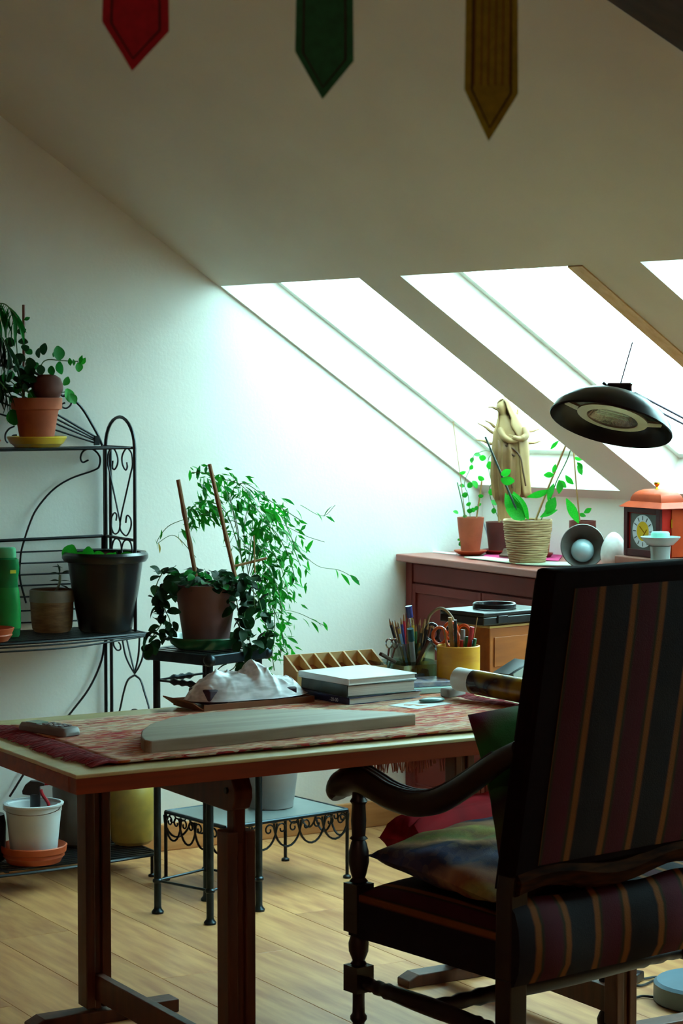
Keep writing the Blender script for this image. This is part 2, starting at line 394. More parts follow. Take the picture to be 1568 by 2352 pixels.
def trestle(front, back, lw, low_top, par):
    """two posts with telescoping inner slats, rounded top bar, low rail and feet"""
    fr, bk = V(front), V(back); dv = (bk-fr); ln = dv.length; dv.normalize(); side = V((dv.y, -dv.x, 0))
    Mz = Matrix((( side.x, dv.x, 0), (side.y, dv.y, 0), (0,0,1)))
    for q, top in ((fr, low_top), (bk, low_top if False else .70)):
        g = MB()
        for sgn in (-1, 1): g.box(q+side*sgn*lw*.31+V((0,0,(top+.04)/2)), (lw*.36, lw*.8, top-.04), Mz)
        g.box(q+V((0,0,(top-.03)/2+.02)), (lw*.28, lw*.55, top-.06), Mz)
        obj('leg', g, legwood, par, bev=.003, smooth=False)
        f = MB(); ww = .2
        xv = V((1,0,0))
        pr = [q-xv*.17, q-xv*.17+V((0,0,.018)), q-xv*.14+V((0,0,.032)), q+xv*.18+V((0,0,.032)), q+xv*.21+V((0,0,.032)), q+xv*.21]
        f.prism([p-V((0,.028,0)) for p in pr], (0,.056,0)); obj('foot', f, legwood, par, bev=.003, smooth=False)
    g = MB(); g.box(fr+V((0,0,(low_top-.12+.68)/2)), (lw*.42, lw*.5, .68-(low_top-.12)), Mz); obj('inner_post', g, legwood, par, bev=.003, smooth=False)
    g = MB(); a = fr-dv*.035; b = bk+dv*.03; h0, h1 = .625, .7095
    prof = [a+V((0,0,h0+.03)), a+dv*.012+V((0,0,h0+.008)), a+dv*.035+V((0,0,h0)), b+V((0,0,h0)), b+V((0,0,h1)), a+dv*.045+V((0,0,h1)), a+dv*.015+V((0,0,h1-.012)), a+V((0,0,h1-.035))]
    g.prism([p-side*.021 for p in prof], side*.042); obj('top_bar', g, legwood, par, bev=.003, smooth=False)
    g = MB(); g.tube([a+dv*.035-side*.026+V((0,0,h0+.045)), a+dv*.035+side*.026+V((0,0,h0+.045))], .007, 8); obj('bolt', g, iron, par)
    g = MB(); m_ = (fr+bk)/2; g.box(m_+V((0,0,.090)), (.022, ln, .062), Mz); obj('low_rail', g, legwood, par, bev=.002, smooth=False)
trestle(fwd(541, 4.60), fwd(213, 5.22), .066, .585, t)
trestle(fwd(1430, 5.06), fwd(1056, 5.62), .060, .62, t)

# ---- rug on the table
RZ = TZ+.001
ra = hz(255, 1760, RZ); rb = hz(95, 1690, RZ); rr_ = hz(1165, 1640, RZ)
rx0 = (ra.x+rb.x)/2; ry0 = ra.y; ry1 = hz(330, 1648, RZ).y; rx1 = rr_.x+.03
print('table', tx0, ty0, ty1, 'rug', rx0, rx1, ry0, ry1)
rugm = bands('woven_rug', (0,1,0), .62, [(0,'5e1420'),(.03,'5e1420'),(.05,'c7a184'),(.14,'d6b79e'),(.20,'b5322f'),(.28,'c2705a'),(.34,'b92a35'),(.42,'c8806a'),(.5,'bb1f33'),(.58,'bd2434'),(.62,'c99a84'),(.75,'d8c0aa'),(.83,'c05040'),(.90,'d9bba5'),(.97,'cfa58c'),(1,'5e1420')],
    noise=.03, flecks=(130, (.30,1.4,1), [(0,'c23a2c'),(.18,'e3c09a'),(.34,'9a1826'),(.5,'d8b890'),(.64,'cf6f26'),(.76,'8f9068'),(.86,'ecd8bc')], .58), nsc=14)
rug = thing('table_rug', 'red and cream woven rug with dark red fringes spread on the trestle table', 'rug', ((rx0+rx1)/2, ry0, RZ))
rg = MB(); NX, NY = 60, 24; vs_ = []
for j in range(NY+1):
    for i in range(NX+1):
        x = rx0+(rx1-rx0)*i/NX; y = ry0+(ry1-ry0)*j/NY + .003*math.sin(i*.5)*(1 if j in (0,NY) else 0)
        vs_.append(V((x, y, RZ+.004+.0012*math.sin(i*.9+j)*math.sin(j*.7))))
rg.add(vs_, [(j*(NX+1)+i, j*(NX+1)+i+1, (j+1)*(NX+1)+i+1, (j+1)*(NX+1)+i) for j in range(NY) for i in range(NX)])
ro = obj('woven_panel', rg, rugm, rug); sm_ = ro.modifiers.new('thick', 'SOLIDIFY'); sm_.thickness = .004; sm_.offset = -1
for v_ in ro.data.vertices: pass
fringe = mat('fringe_dark_red', '8e2029', '6b161f', rough=.95, scale=60, var=.2)
for i in range(34):
    y = ry0+.01+(ry1-ry0-.02)*i/33
    for sx, x in ((-1, rx0), (1, rx1)):
        g = MB(); L_ = random.uniform(.055, .08)
        for k in range(5):
            yy = y+random.uniform(-.007, .007); e = random.uniform(-.016, .016)
            g.tube([V((x+.0*sx, yy, RZ+.0055)), V((x+sx*L_*.35, yy+e*.4, RZ+.0075+random.uniform(0,.003))), V((x+sx*L_*.75, yy+e*.7, RZ+.004+random.uniform(0,.004))), V((x+sx*L_, yy+e, RZ+.0025))], [.003,.0028,.0024,.001], 5)
        obj('tassel', g, fringe, rug)
# small red cloth hanging over the back edge
hx0 = gy(850, 1760, ty1).x; hx1 = gy(1045, 1760, ty1).x
hc = thing('fringed_cloth', 'dark red cloth hanging over the back edge of the table, its tassels showing below', 'cloth', ((hx0+hx1)/2, ty1, .6))
g = MB(); g.box(((hx0+hx1)/2, ty1-.035, TZ+.002), (hx1-hx0, .09, .003)); g.box(((hx0+hx1)/2, ty1+.006, TZ-.07), (hx1-hx0, .004, .146)); obj('cloth', g, fringe, hc)
tanf = mat('fringe_tan_red', 'b0705a', '8a3c38', rough=.95, var=.3)
for i in range(26):
    x = hx0+(hx1-hx0)*(i+.5)/26; g = MB(); L_ = random.uniform(.06, .085)
    for k in range(3):
        e = random.uniform(-.006,.006); g.tube([V((x, ty1+.006, TZ-.14)), V((x+e, ty1+.008+e, TZ-.14-L_*.5)), V((x+e*1.8, ty1+.006, TZ-.14-L_))], [.0022,.002,.0014], 5)
    obj('tassel', g, tanf, hc)

# ---- cordless handset
RT = RZ+.007
hp = hz(112, 1672, RT+.012)
h = thing('cordless_phone', 'grey handset lying face up on the left end of the rug', 'phone', (hp.x, hp.y, RT), math.radians(108))
hm = mat('handset_grey', '8f9190', '7d807f', rough=.4); 
g = MB(); st = [(-.078,.020,.010),(-.072,.024,.020),(-.03,.025,.021),(.03,.023,.020),(.068,.024,.021),(.078,.019,.012)]
prof = []
for x, hw, hh in st:
    prof.append([V((x,-hw,.002)), V((x,-hw,hh*.75)), V((x,-hw*.82,hh)), V((x,hw*.82,hh)), V((x,hw,hh*.75)), V((x,hw,.002))])
for a, b in zip(prof, prof[1:]): g.add(a+b, [(i, (i+1) % 6, 6+(i+1) % 6, 6+i) for i in range(6)])
g.add(prof[0], [range(6)]); g.add(prof[-1], [list(range(6))[::-1]])
obj('body', g, hm, h, world=False, bev=.002)
obj('screen', MB().box((.038,0,.0215), (.034,.034,.002)), mat('lcd_green','9db3a4','8ea597',rough=.2), h, world=False)
for i in range(4):
    for j in range(3): obj('button', MB().box((-.052+i*.017, -.012+j*.012, .0222), (.011,.008,.0025)), greyp, h, world=False, bev=.001)

# ---- thick board
ZB = RT+.027
outl = [(345,1702),(955,1639),(900,1634),(775,1629),(580,1629),(460,1637),(390,1648),(345,1662),(325,1678),(323,1690),(330,1699)]
pts = [hz(x, y, ZB) for x, y in outl]
single('wooden_board', MB().prism([V((p.x,p.y,RT)) for p in pts], (0,0,.027)), slabw, 'thick greyish wooden board with a curved back edge lying across the rug', 'board', bev=.003, smooth=False)

# ---- books
def book(c, rz, w_, d_, h_, cover, label, pg=pages, spine_text=None):
    b = thing('book', label, 'book', c, rz, 'books stacked on the table')
    cv = MB(); cv.box((0,0,.0012), (w_, d_, .0024)); cv.box((0,0,h_-.0012), (w_, d_, .0024)); cv.box((-w_/2+.0012,0,h_/2), (.0024, d_, h_-.0048))
    obj('cover', cv, cover, b, world=False, bev=.0007)
    obj('page_block', MB().box((.001,0,h_/2), (w_-.008, d_-.008, h_-.005)), pg, b, world=False, smooth=False)
    return b
bc = at(826, 1600, 5.345)
crz = math.radians(6)
ccw = mat('white_book_cover', 'e8ecea', 'dfe5e3', rough=.3); ccd = mat('dark_photo_cover', '22302f', '4a5a55', rough=.25, scale=9); ccb = mat('navy_book_cover', '1d2140', '23284a', rough=.4); ccg = mat('grey_book_cover', '9aa3ad', '8a939d', rough=.4)
z = RT
bc = bc+V((.006,.016,0))
book((bc.x+.004, bc.y+.004, z), crz+.03, .225, .205, .018, ccb, 'navy-spined book at the bottom of the stack behind the board'); z += .0182
# title strip on the navy spine
btx = bpy.data.curves.new('t', 'FONT'); btx.body = '-20-00'; btx.size = .0125; btx.extrude = .0002
tob = bpy.data.objects.new('tmp', btx); COL.objects.link(tob)
def textmesh(o):
    dg = bpy.context.evaluated_depsgraph_get(); me = bpy.data.meshes.new_from_object(o.evaluated_get(dg)); return me
tme = textmesh(tob); bpy.data.objects.remove(tob)
navy = [o for o in bpy.data.objects if o.name == 'book'][0]
txt = bpy.data.objects.new('spine_lettering', tme); COL.objects.link(txt); txt.parent = navy; tme.materials.append(paper)
txt.location = (-.1128, -.028, .0045); txt.rotation_euler = (PI/2, 0, -PI/2)
book((bc.x, bc.y, z), crz-.05, .20, .20, .029, ccd, 'thick book with dark glossy spine in the middle of the stack'); z += .0292
book((bc.x-.002, bc.y+.002, z), crz, .205, .205, .015, ccw, 'white-covered book on top of the stack')
obj('cover_patch', MB().box((.075,.06,.01555), (.03,.05,.0006)), mat('teal_print','3f8c98','357f8b',rough=.4), [o for o in bpy.data.objects if o.name.startswith('book')][-1], world=False) if False else None
# loose papers and a small lid right of the books
p = hz(965, 1619, RT); single('paper_sheet', MB().box((p.x, p.y, RT+.001), (.13,.09,.0015), Matrix.Rotation(.3,3,'Z')), paper, 'loose white paper sheet sticking out right of the book stack', 'paper', smooth=False)
p = hz(990, 1606, RT+.012); g = MB(); g.ell((p.x+.015,p.y+.02,RT+.007), (.036,.018,.006), 16, 8); single('computer_mouse_lid', g, mat('grey_teal_plastic','5f8a86','4f7975',rough=.3), 'small grey-green oval case beside the book stack', 'case')
bpy.data.objects['computer_mouse_lid'].name = 'oval_case'

# ---- cardboard tray and crumpled plastic bag
ct = at(560, 1600, 5.26); TRX, TRY = .30, .15
tr = thing('cardboard_tray', 'low brown cardboard tray under the crumpled plastic bag', 'tray', (ct.x, ct.y, TZ+.006), math.radians(2))
cbm = mat('cardboard', '8a5a3c', '70452c', rough=.85)
g = MB(); g.box((0,0,.0015), (TRX,TRY,.003)); obj('base', g, cbm, tr, world=False, smooth=False)
for sx, sy, dx, dy in ((0,-TRY/2,TRX,.003),(0,TRY/2,TRX,.003)):
    obj('side', MB().box((0,sy,.010), (TRX,.003,.014)), cbm, tr, world=False, smooth=False)
obj('end_flap', MB().hexa([V((-TRX/2,-TRY/2,.003)),V((-TRX/2-.028,-TRY/2,.022)),V((-TRX/2-.028,TRY/2,.022)),V((-TRX/2,TRY/2,.003)),V((-TRX/2,-TRY/2,.006)),V((-TRX/2-.028,-TRY/2,.025)),V((-TRX/2-.028,TRY/2,.025)),V((-TRX/2,TRY/2,.006))]), cbm, tr, world=False, smooth=False)
obj('end_flap', MB().box((TRX/2,0,.010), (.003,TRY,.014)), cbm, tr, world=False, smooth=False)
bagm = bpy.data.materials.new('thin_white_plastic'); bagm.use_nodes = True; nt = bagm.node_tree; N = nt.nodes
b_ = N['Principled BSDF']; b_.inputs['Base Color'].default_value = (.88,.90,.94,1); b_.inputs['Roughness'].default_value = .35
tr_ = N.new('ShaderNodeBsdfTransparent'); mx_ = N.new('ShaderNodeMixShader'); nz_ = N.new('ShaderNodeTexNoise'); nz_.inputs['Scale'].default_value = 9; nz_.inputs['Detail'].default_value = 1
rp_ = N.new('ShaderNodeMapRange'); rp_.inputs[1].default_value = .35; rp_.inputs[2].default_value = .65; rp_.inputs[3].default_value = .62; rp_.inputs[4].default_value = .95
nt.links.new(nz_.outputs[0], rp_.inputs[0]); nt.links.new(rp_.outputs[0], mx_.inputs[0]); nt.links.new(tr_.outputs[0], mx_.inputs[1]); nt.links.new(b_.outputs[0], mx_.inputs[2]); nt.links.new(mx_.outputs[0], N['Material Output'].inputs[0])
from mathutils import noise as mn
bag = thing('plastic_bag', 'crumpled white translucent plastic bag lying on the cardboard tray', 'bag', (ct.x, ct.y, TZ+.01))
def bump_h(x, y):   # x along the bag -.16..+.17
    hh = .056*math.exp(-((x+.05)/.085)**4) + .042*math.exp(-((x-.037)/.030)**4-((y-.01)/.06)**2) + .040*math.exp(-((x-.085)/.05)**2) + .02*math.exp(-((x-.13)/.03)**2) + .02*math.exp(-((x+.14)/.025)**2)
    return min(hh, .090)*(1-(abs(y)/.078)**3)
g = MB(); NX, NY = 110, 50; vs_ = []
for j in range(NY+1):
    for i in range(NX+1):
        u = i/NX*2-1; v = j/NY*2-1
        wd = .075*(1-abs(u)**4*.75); x = u*.158+.006; y = v*wd
        hh = bump_h(x, y*.074/max(wd,.02)*1.0)
        cr_ = abs(mn.noise(V((x*13+y*9, y*16-x*6, 1.3))))+.35*abs(mn.noise(V((x*30+y*25, y*34-x*20, 4.1))))
        rd_ = (1-abs(mn.noise(V((x*11+y*7, y*9-x*5, 2.2)))*2.2))**4 + .6*(1-abs(mn.noise(V((x*24-y*16, y*20+x*12, 5.2)))*2.2))**5
        hh = hh*(.90+.14*cr_)+.010*rd_*(1-v*v)*(1-u**6); hh *= 1-abs(v)**5; hh *= 1-abs(u)**8
        vs_.append(V((ct.x+x, ct.y+y+.006*mn.noise(V((x*12,y*12,9))), TZ+.0255+max(hh, 0)*1.0)))
g.add(vs_, [(j*(NX+1)+i, j*(NX+1)+i+1, (j+1)*(NX+1)+i+1, (j+1)*(NX+1)+i) for j in range(NY) for i in range(NX)])
obj('crumpled_film', g, bagm, bag, angle=60)
obj('dark_packet', MB().box((ct.x-.10, ct.y-.01, TZ+.035), (.06,.08,.036), Matrix.Rotation(.2,3,'Z')), mat('dark_purple_packet','3a2438','2c1a2c',rough=.5), bag, bev=.005)
obj('dark_packet', MB().box((ct.x+.06, ct.y-.005, TZ+.033), (.12,.09,.028), Matrix.Rotation(-.1,3,'Z')), MATS['dark_purple_packet'], bag, bev=.005)

# ---- wooden compartment rack
wl = at(652, 1525, 5.50); ln = .262
lightw = mat('light_ply', 'd9b27a', 'c79a5e', rough=.55, scale=8, stretch=(.5,3,3))
wr = thing('compartment_rack', 'light wooden rack with six compartments behind the bag and books', 'rack', (wl.x+ln/2, wl.y-.03, TZ), math.radians(1))
HH = .094
obj('back_panel', MB().box((0,.032,HH/2), (ln,.005,HH)), lightw, wr, world=False, smooth=False)
obj('front_panel', MB().box((0,-.032,.030), (ln,.005,.060)), lightw, wr, world=False, smooth=False)
obj('bottom', MB().box((0,0,.0025), (ln,.058,.005)), lightw, wr, world=False, smooth=False)
for k in range(7):
    x = -ln/2+.003+(ln-.006)*k/6
    obj('divider', MB().prism([V((x-.0025,-.0294,.005)),V((x-.0025,.0294,.005)),V((x-.0025,.0294,HH)),V((x-.0025,-.0294,.060))], (.005,0,0)), lightw, wr, world=False, smooth=False)
inn = mat('reddish_inner_wood','a8643e','8c4e2e',rough=.6)
for k in range(6):
    x = -ln/2+.003+(ln-.006)*(k+.5)/6; obj('tray_insert', MB().hexa([V((x-.016,-.029,.006)),V((x+.016,-.029,.006)),V((x+.016,.029,.006)),V((x-.016,.029,.006)),V((x-.016,-.029,.05)),V((x+.016,-.029,.05)),V((x+.016,.029,.066)),V((x-.016,.029,.066))]), inn, wr, world=False, smooth=False)

# ---- pencils and pens helper
def pencil(base, tip, r, body, label, group, tipc=None, name='pencil', cat='pencil', flat=False):
    base, tip = V(base), V(tip); d = tip-base; L_ = d.length; d.normalize()
    o = thing(name, label, cat, base, 0, group)
    g = MB(); g.tube([base, base+d*(L_-.018)], r, 6); obj('shaft', g, body, o)
    g = MB(); g.tube([base+d*(L_-.018), base+d*(L_-.004)], [r*.95, r*.35], 8); obj('sharpened_wood', g, woody, o)
    g = MB(); g.tube([base+d*(L_-.004), base+d*L_], [r*.33, r*.06], 6); obj('lead', g, tipc or body, o)
    return o
cols = {'red':redp, 'dark blue':mat('blue_lacquer','1f2f86','182672',rough=.3), 'black':blackp, 'yellow':mat('yellow_lacquer','d9b83a','caa62c',rough=.3), 'natural wood':woody, 'green':mat('green_lacquer','1f7a4a','186a3d',rough=.3), 'light blue':mat('sky_lacquer','7fa8d8','6f9acb',rough=.3), 'brown':mat('brown_lacquer','6b3a22','5a2e1a',rough=.3)}

# ---- clear acrylic holder (tall cup at the back, low tray in front)
ap_ = at(945, 1560, 5.62); AX, AY = ap_.x, ap_.y
ah = thing('acrylic_pen_holder', 'clear acrylic desk holder full of pencils left of the yellow cup', 'pen holder', (AX, AY, TZ))
def shell(cx, cy, z0, dx, dy, dz, t_=.0025, bot=True):
    g = MB(); g.box((cx-dx/2+t_/2, cy, z0+dz/2), (t_, dy, dz)); g.box((cx+dx/2-t_/2, cy, z0+dz/2), (t_, dy, dz)); g.box((cx, cy-dy/2+t_/2, z0+dz/2), (dx-2*t_, t_, dz)); g.box((cx, cy+dy/2-t_/2, z0+dz/2), (dx-2*t_, t_, dz))
    if bot: g.box((cx, cy, z0+t_/2), (dx-2*t_, dy-2*t_, t_))
    return g
obj('tall_cup', shell(AX+.025, AY+.035, TZ+.001, .096, .062, .108), acryl, ah, smooth=False)
obj('low_tray', shell(AX+.005, AY-.035, TZ+.001, .14, .062, .062), acryl, ah, smooth=False)
obj('side_tray', shell(AX-.062, AY+.035, TZ+.001, .06, .062, .066), acryl, ah, smooth=False)
spec = [(893,1420,'black'),(900,1425,'natural wood'),(906,1424,'brown'),(913,1428,'yellow'),(920,1418,'dark blue'),(927,1410,'red'),(937,1424,'natural wood'),(948,1420,'yellow'),(965,1420,'brown'),(976,1418,'natural wood'),(984,1430,'black'),(992,1425,'brown'),(998,1428,'black'),(969,1438,'black'),(955,1434,'green'),(915,1440,'light blue')]
plab = ['black-tipped pencil leaning furthest left in the acrylic holder','plain wooden pencil second from the left in the acrylic holder','brown pencil third from the left in the acrylic holder','yellow pencil in the left group of the acrylic holder',
 'dark blue pencil standing left of the red one in the acrylic holder','red pencil, taller than its neighbours, in the acrylic holder','plain wooden pencil right beside the tall red pencil','yellow pencil behind the grey capped marker in the acrylic holder',
 'brown pencil in the middle of the acrylic holder, right of the brush','plain wooden pencil with tall tip in the right half of the acrylic holder','black pencil fourth from the right in the acrylic holder','brown pencil near the right side of the acrylic holder',
 'black pencil furthest right in the acrylic holder','short black pencil low in the middle of the acrylic holder','green pencil low beside the brush in the acrylic holder','pale blue pencil low at the left of the acrylic holder']
for i, (px, py, c) in enumerate(spec):
    tipp = at(px, py, 5.64+random.uniform(-.015,.02)); bx = AX+.025+(tipp.x-(AX+.025))*.30; bx = min(max(bx, AX-.012), AX+.062)
    by = AY+.035+random.uniform(-.018,.018)
    pencil((bx, by, TZ+.006), tipp, .0035, cols[c], plab[i], 'pencils in the acrylic holder', cols[c] if c != 'natural wood' else blackp)
# blue-handled brush and dark tube marker
def stick(name, label, cat, p0, p1, parts, group=None):
    p0, p1 = V(p0), V(p1); o = thing(name, label, cat, p0, 0, group); d = p1-p0
    for pn, t0, t1, r0, r1, m in parts:
        g = MB(); g.tube([p0+d*t0, p0+d*t1], [r0, r1], 10); obj(pn, g, m, o)
    return o
stick('paint_brush', 'blue and white brush leaning highest out of the acrylic holder', 'brush', (AX+.05, AY+.04, TZ+.006), at(938, 1392, 5.66), [('handle',0,.72,.003,.0055,whitep),('ferrule',.72,.85,.006,.007,chrome),('blue_tip',.85,1,.008,.009,cols['dark blue'])])
stick('marker', 'grey capped marker in front of the pencils in the acrylic holder', 'marker', (AX+.02, AY+.015, TZ+.006), at(942, 1444, 5.60), [('barrel',0,.78,.007,.007,greyp),('cap',.78,1,.0085,.0085,mat('teal_cap','20545c','1b474e',rough=.3))])
stick('dark_ruler', 'dark wooden stick slanting inside the acrylic holder', 'stick', (AX-.005, AY+.02, TZ+.006), at(985, 1470, 5.62), [('shaft',0,1,.005,.005,mat('dark_stick','5a3826','452a1c'))])
# binder clips / scissors handles left in the side tray
g = thing('steel_scissors', 'small steel scissors with ring handles standing in the left of the acrylic holder', 'scissors', (AX-.06, AY+.035, TZ+.006))
for px in (893, 906):
    c_ = at(px, 1478, 5.63); m_ = MB(); ring = [c_+CR*.008*math.cos(a)+V((0,0,.012*math.sin(a))) for a in [2*PI*i/14 for i in range(14)]]; m_.tube(ring, .0022, 6, closed=True); obj('ring_handle', m_, chrome, g)
    m_ = MB(); m_.tube([c_-V((0,0,.012)), V((AX-.06, AY+.035, TZ+.008))], [.003,.002], 6); obj('blade', m_, chrome, g)
single('wooden_peg', MB().box(at(890, 1511, 5.58), (.05,.012,.009), Matrix.Rotation(.5,3,'Y')), mat('peg_wood','5d4636','4b382b'), 'brown wooden peg lying slanted on the rim of the low acrylic tray', 'peg', bev=.002)
single('wooden_block', MB().prism([V((AX-.02,AY-.06,TZ+.004)),V((AX+.025,AY-.06,TZ+.004)),V((AX+.012,AY-.06,TZ+.05))], (0,.03,0)), MATS['peg_wood'], 'dark wedge standing inside the low acrylic tray', 'wedge', bev=.001)

# ---- yellow cup with scissors and pens
yc = hz(1052, 1586, TZ); dc = depth(yc); yr = 50*pxm(dc)
cup = thing('yellow_cup', 'yellow wooden round cup holding scissors and pens', 'cup', (yc.x, yc.y, TZ+.001))
ylw = mat('yellow_stained_wood', 'e2a60e', 'c0740c', rough=.5, scale=9, stretch=(1,1,3))
g = MB(); g.lathe([(yr-.004,.006),(yr,0.0),(yr,.112),(yr-.003,.114),(yr-.005,.112),(yr-.005,.008),(0.0001,.008)], V((yc.x,yc.y,TZ+.001)), 40, capt=False); obj('body', g, ylw, cup)
def scis(px, py, col, lab, rr=(.017,.022), d_=5.58):
    c_ = at(px, py, d_); s_ = thing('scissors', lab, 'scissors', (yc.x+random.uniform(-.02,.02), yc.y, TZ+.02), 0, 'scissors in the yellow cup')
    for q in (-1, 1):
        cc = c_+CR*q*.0165+V((0,0,q*-.004)); m_ = MB(); ring = [cc+CR*rr[0]*math.cos(a)+V((0,0,1))*rr[1]*math.sin(a)+HD*.004*math.sin(a)*q for a in [2*PI*i/18 for i in range(18)]]
        m_.tube(ring, .0042, 8, closed=True); obj('ring_handle', m_, col, s_)
        m_ = MB(); m_.tube([cc-V((0,0,rr[1])), V((yc.x+q*.004, yc.y, TZ+.022))], [.0045,.002], 6); obj('blade', m_, chrome, s_)
oram = mat('orange_scissor_plastic','e0531a','cc4612',rough=.25)
scis(1024, 1464, oram, 'orange-handled scissors at the left front of the yellow cup')
scis(1050, 1452, MATS['orange_scissor_plastic'], 'orange-handled scissors standing behind in the yellow cup', d_=5.63)
scis(1006, 1456, blackp, 'black-handled scissors at the left rim of the yellow cup', d_=5.64)
def pen(px, py, r, m, lab, nm='pen', capm=None):
    p1 = at(px, py, dc+random.uniform(-.02,.01)); bx = V((yc.x+(p1.x-yc.x)*.4, yc.y+(p1.y-yc.y)*.4, TZ+.012))
    stick(nm, lab, 'pen', bx, p1, [('barrel',0,.8,r,r,m),('cap',.8,1,r*1.15,r*1.0,capm or m)], 'pens in the yellow cup')
pen(1063, 1446, .0058, cols['green'], 'thick grey-capped green marker in the yellow cup', 'marker', greyp)
pen(1084, 1440, .0058, redp, 'red marker leaning right in the yellow cup', 'marker')
pen(1073, 1462, .0045, cols['green'], 'short green pen in the middle of the yellow cup')
pen(1060, 1470, .0045, redp, 'short red pen in the yellow cup')
pen(1091, 1467, .0045, cols['green'], 'green pen at the right rim of the yellow cup')
pen(1083, 1470, .005, cols['light blue'], 'pale blue pen low in the yellow cup')
pen(1019, 1442, .002, woody, 'thin wooden skewer at the left of the yellow cup', 'skewer')
pen(1096, 1418, .0012, woody, 'very thin skewer leaning right in the yellow cup', 'skewer')
pen(1033, 1418, .0055, woody, 'thick plain wooden dowel in the yellow cup', 'dowel')
pen(1045, 1424, .004, blackp, 'black pen standing behind the orange scissors')
# ---- clear tube and boxes beside the cup
g = MB(); p = hz(972, 1588, RT); q0 = V((p.x,p.y,0)); g.box(q0+V((0,0,RT+.009)), (.13,.11,.014), Matrix.Rotation(-.1,3,'Z')); 
single('jewel_case', g, mat('green_glass_case','9ccfc2','c6e2dc',rough=.1,scale=25), 'pale green clear plastic case lying between the books and the yellow cup', 'case', bev=.002)
g = MB(); g.box(q0+V((.005,.01,RT+.0225)), (.12,.1,.012), Matrix.Rotation(-.16,3,'Z')); single('photo_box', g, mat('mottled_print','c7b7b4','5b6f9a',rough=.25,scale=40), 'flat box with a mottled print on top of the green plastic case', 'box', bev=.002)
p = hz(1040, 1600, RT); g = MB(); g.box((p.x,p.y,RT+.012), (.062,.03,.022), Matrix.Rotation(.2,3,'Z')); single('eraser', g, mat('worn_rubber','9aa7ab','b7b3ad',rough=.8,scale=30), 'blue-grey worn eraser block below the rolled poster', 'eraser', bev=.005)

# ---- rolled poster
A_ = at(1052, 1566, 5.36); B_ = at(1300, 1636, 5.10)
rolr = .0292
zmin = RT+rolr+.004
A_.z = max(A_.z, zmin+.012); B_.z = zmin
ax = (B_-A_).normalized(); 
ps = thing('rolled_poster', 'glossy dark rolled poster with a white end lying on the rug', 'poster', (A_.x, A_.y, RT))
def rolltube(p0, p1, r0, r1, th):
    g = MB(); n = 28; d = (p1-p0).normalized(); u = V((0,0,1))-d*d.z; u.normalize(); v = d.cross(u); vs = []
    for p, r in ((p0, r0), (p1, r1), (p1, r1-th), (p0, r0-th)):
        for k in range(n): a = 2*PI*k/n; vs.append(p+u*math.cos(a)*r+v*math.sin(a)*r)
    g.add(vs, [(i*n+k, i*n+(k+1) % n, ((i+1) % 4)*n+(k+1) % n, ((i+1) % 4)*n+k) for i in range(4) for k in range(n)]); return g
postm = bpy.data.materials.new('poster_print'); postm.use_nodes = True; N = postm.node_tree.nodes; L = postm.node_tree.links; b_ = N['Principled BSDF']; b_.inputs['Roughness'].default_value = .12
tc = N.new('ShaderNodeTexCoord'); nz_ = N.new('ShaderNodeTexNoise'); nz_.inputs['Scale'].default_value = 11; rp_ = N.new('ShaderNodeValToRGB'); e_ = rp_.color_ramp.elements
e_[0].position = .44; e_[0].color = (*lin('241a22'),1); e_[1].position = .60; e_[1].color = (*lin('8a6a18'),1)
L.new(tc.outputs['Object'], nz_.inputs['Vector']); L.new(nz_.outputs[0], rp_.inputs[0]); L.new(rp_.outputs[0], b_.inputs['Base Color'])
obj('printed_sheet', rolltube(A_+ax*.055, B_, rolr+.0006, rolr+.0006, .0012), postm, ps)
obj('white_end', rolltube(A_, A_+ax*.058, rolr-.0008, rolr-.0008, .0012), paper, ps, label='white inner paper end')

# ---- wooden box with black tray and ring on top
bx = thing('wooden_box', 'orange-brown wooden box behind the yellow cup', 'box', (0,0,0))
cB = at(1124, 1560, 5.80); bw = .19; bd = .14; bh = .128
bx.location = (cB.x, cB.y, TZ+.001); bx.rotation_euler = (0,0,math.radians(9))
orb = mat('orange_box_wood', 'b4601a', '8a4412', rough=.5, scale=9, stretch=(.5,3,3))
obj('carcass', MB().box((bw/2, bd/2, bh/2), (bw, bd, bh)), orb, bx, world=False, bev=.003, smooth=False)
obj('front_panel', MB().box((bw/2, -.001, bh*.5), (bw-.03, .004, bh-.05)), orb, bx, world=False, bev=.001, smooth=False)
obj('lid', MB().box((bw/2, bd/2, bh+.003), (bw+.008, bd+.008, .006)), lightw, bx, world=False, bev=.001, smooth=False, label='pale lid edge')
bt2 = thing('black_tray', 'black plastic case lying on the wooden box', 'case', (cB.x, cB.y, TZ+.0105+bh), math.radians(9))
g = MB(); g.box((bw/2-.012, bd/2, .011), (bw+.05, bd+.03, .022)); obj('lower_shell', g, blackp, bt2, world=False, bev=.003)
g = MB(); g.box((bw/2-.012, bd/2, .028), (bw+.05, bd+.03, .011)); obj('upper_shell', g, blackp, bt2, world=False, bev=.003)
obj('latch', MB().box((.03, -.017, .014), (.035,.006,.02)), blackp, bt2, world=False, bev=.001)
rg_ = MB(); rg_.lathe([(.054,0),(.058,.001),(.058,.012),(.056,.014),(.052,.013),(.050,.004),(.050,0)], (0,0,0), 40, capb=False, capt=False)
single('black_ring', rg_, blackp, 'round black ring lying on the black case', 'ring', base=(0,0,0)).location = bt2.location+V((math.cos(.157)*(bw/2-.012)-math.sin(.157)*bd/2, math.sin(.157)*(bw/2-.012)+math.cos(.157)*bd/2, .0343))
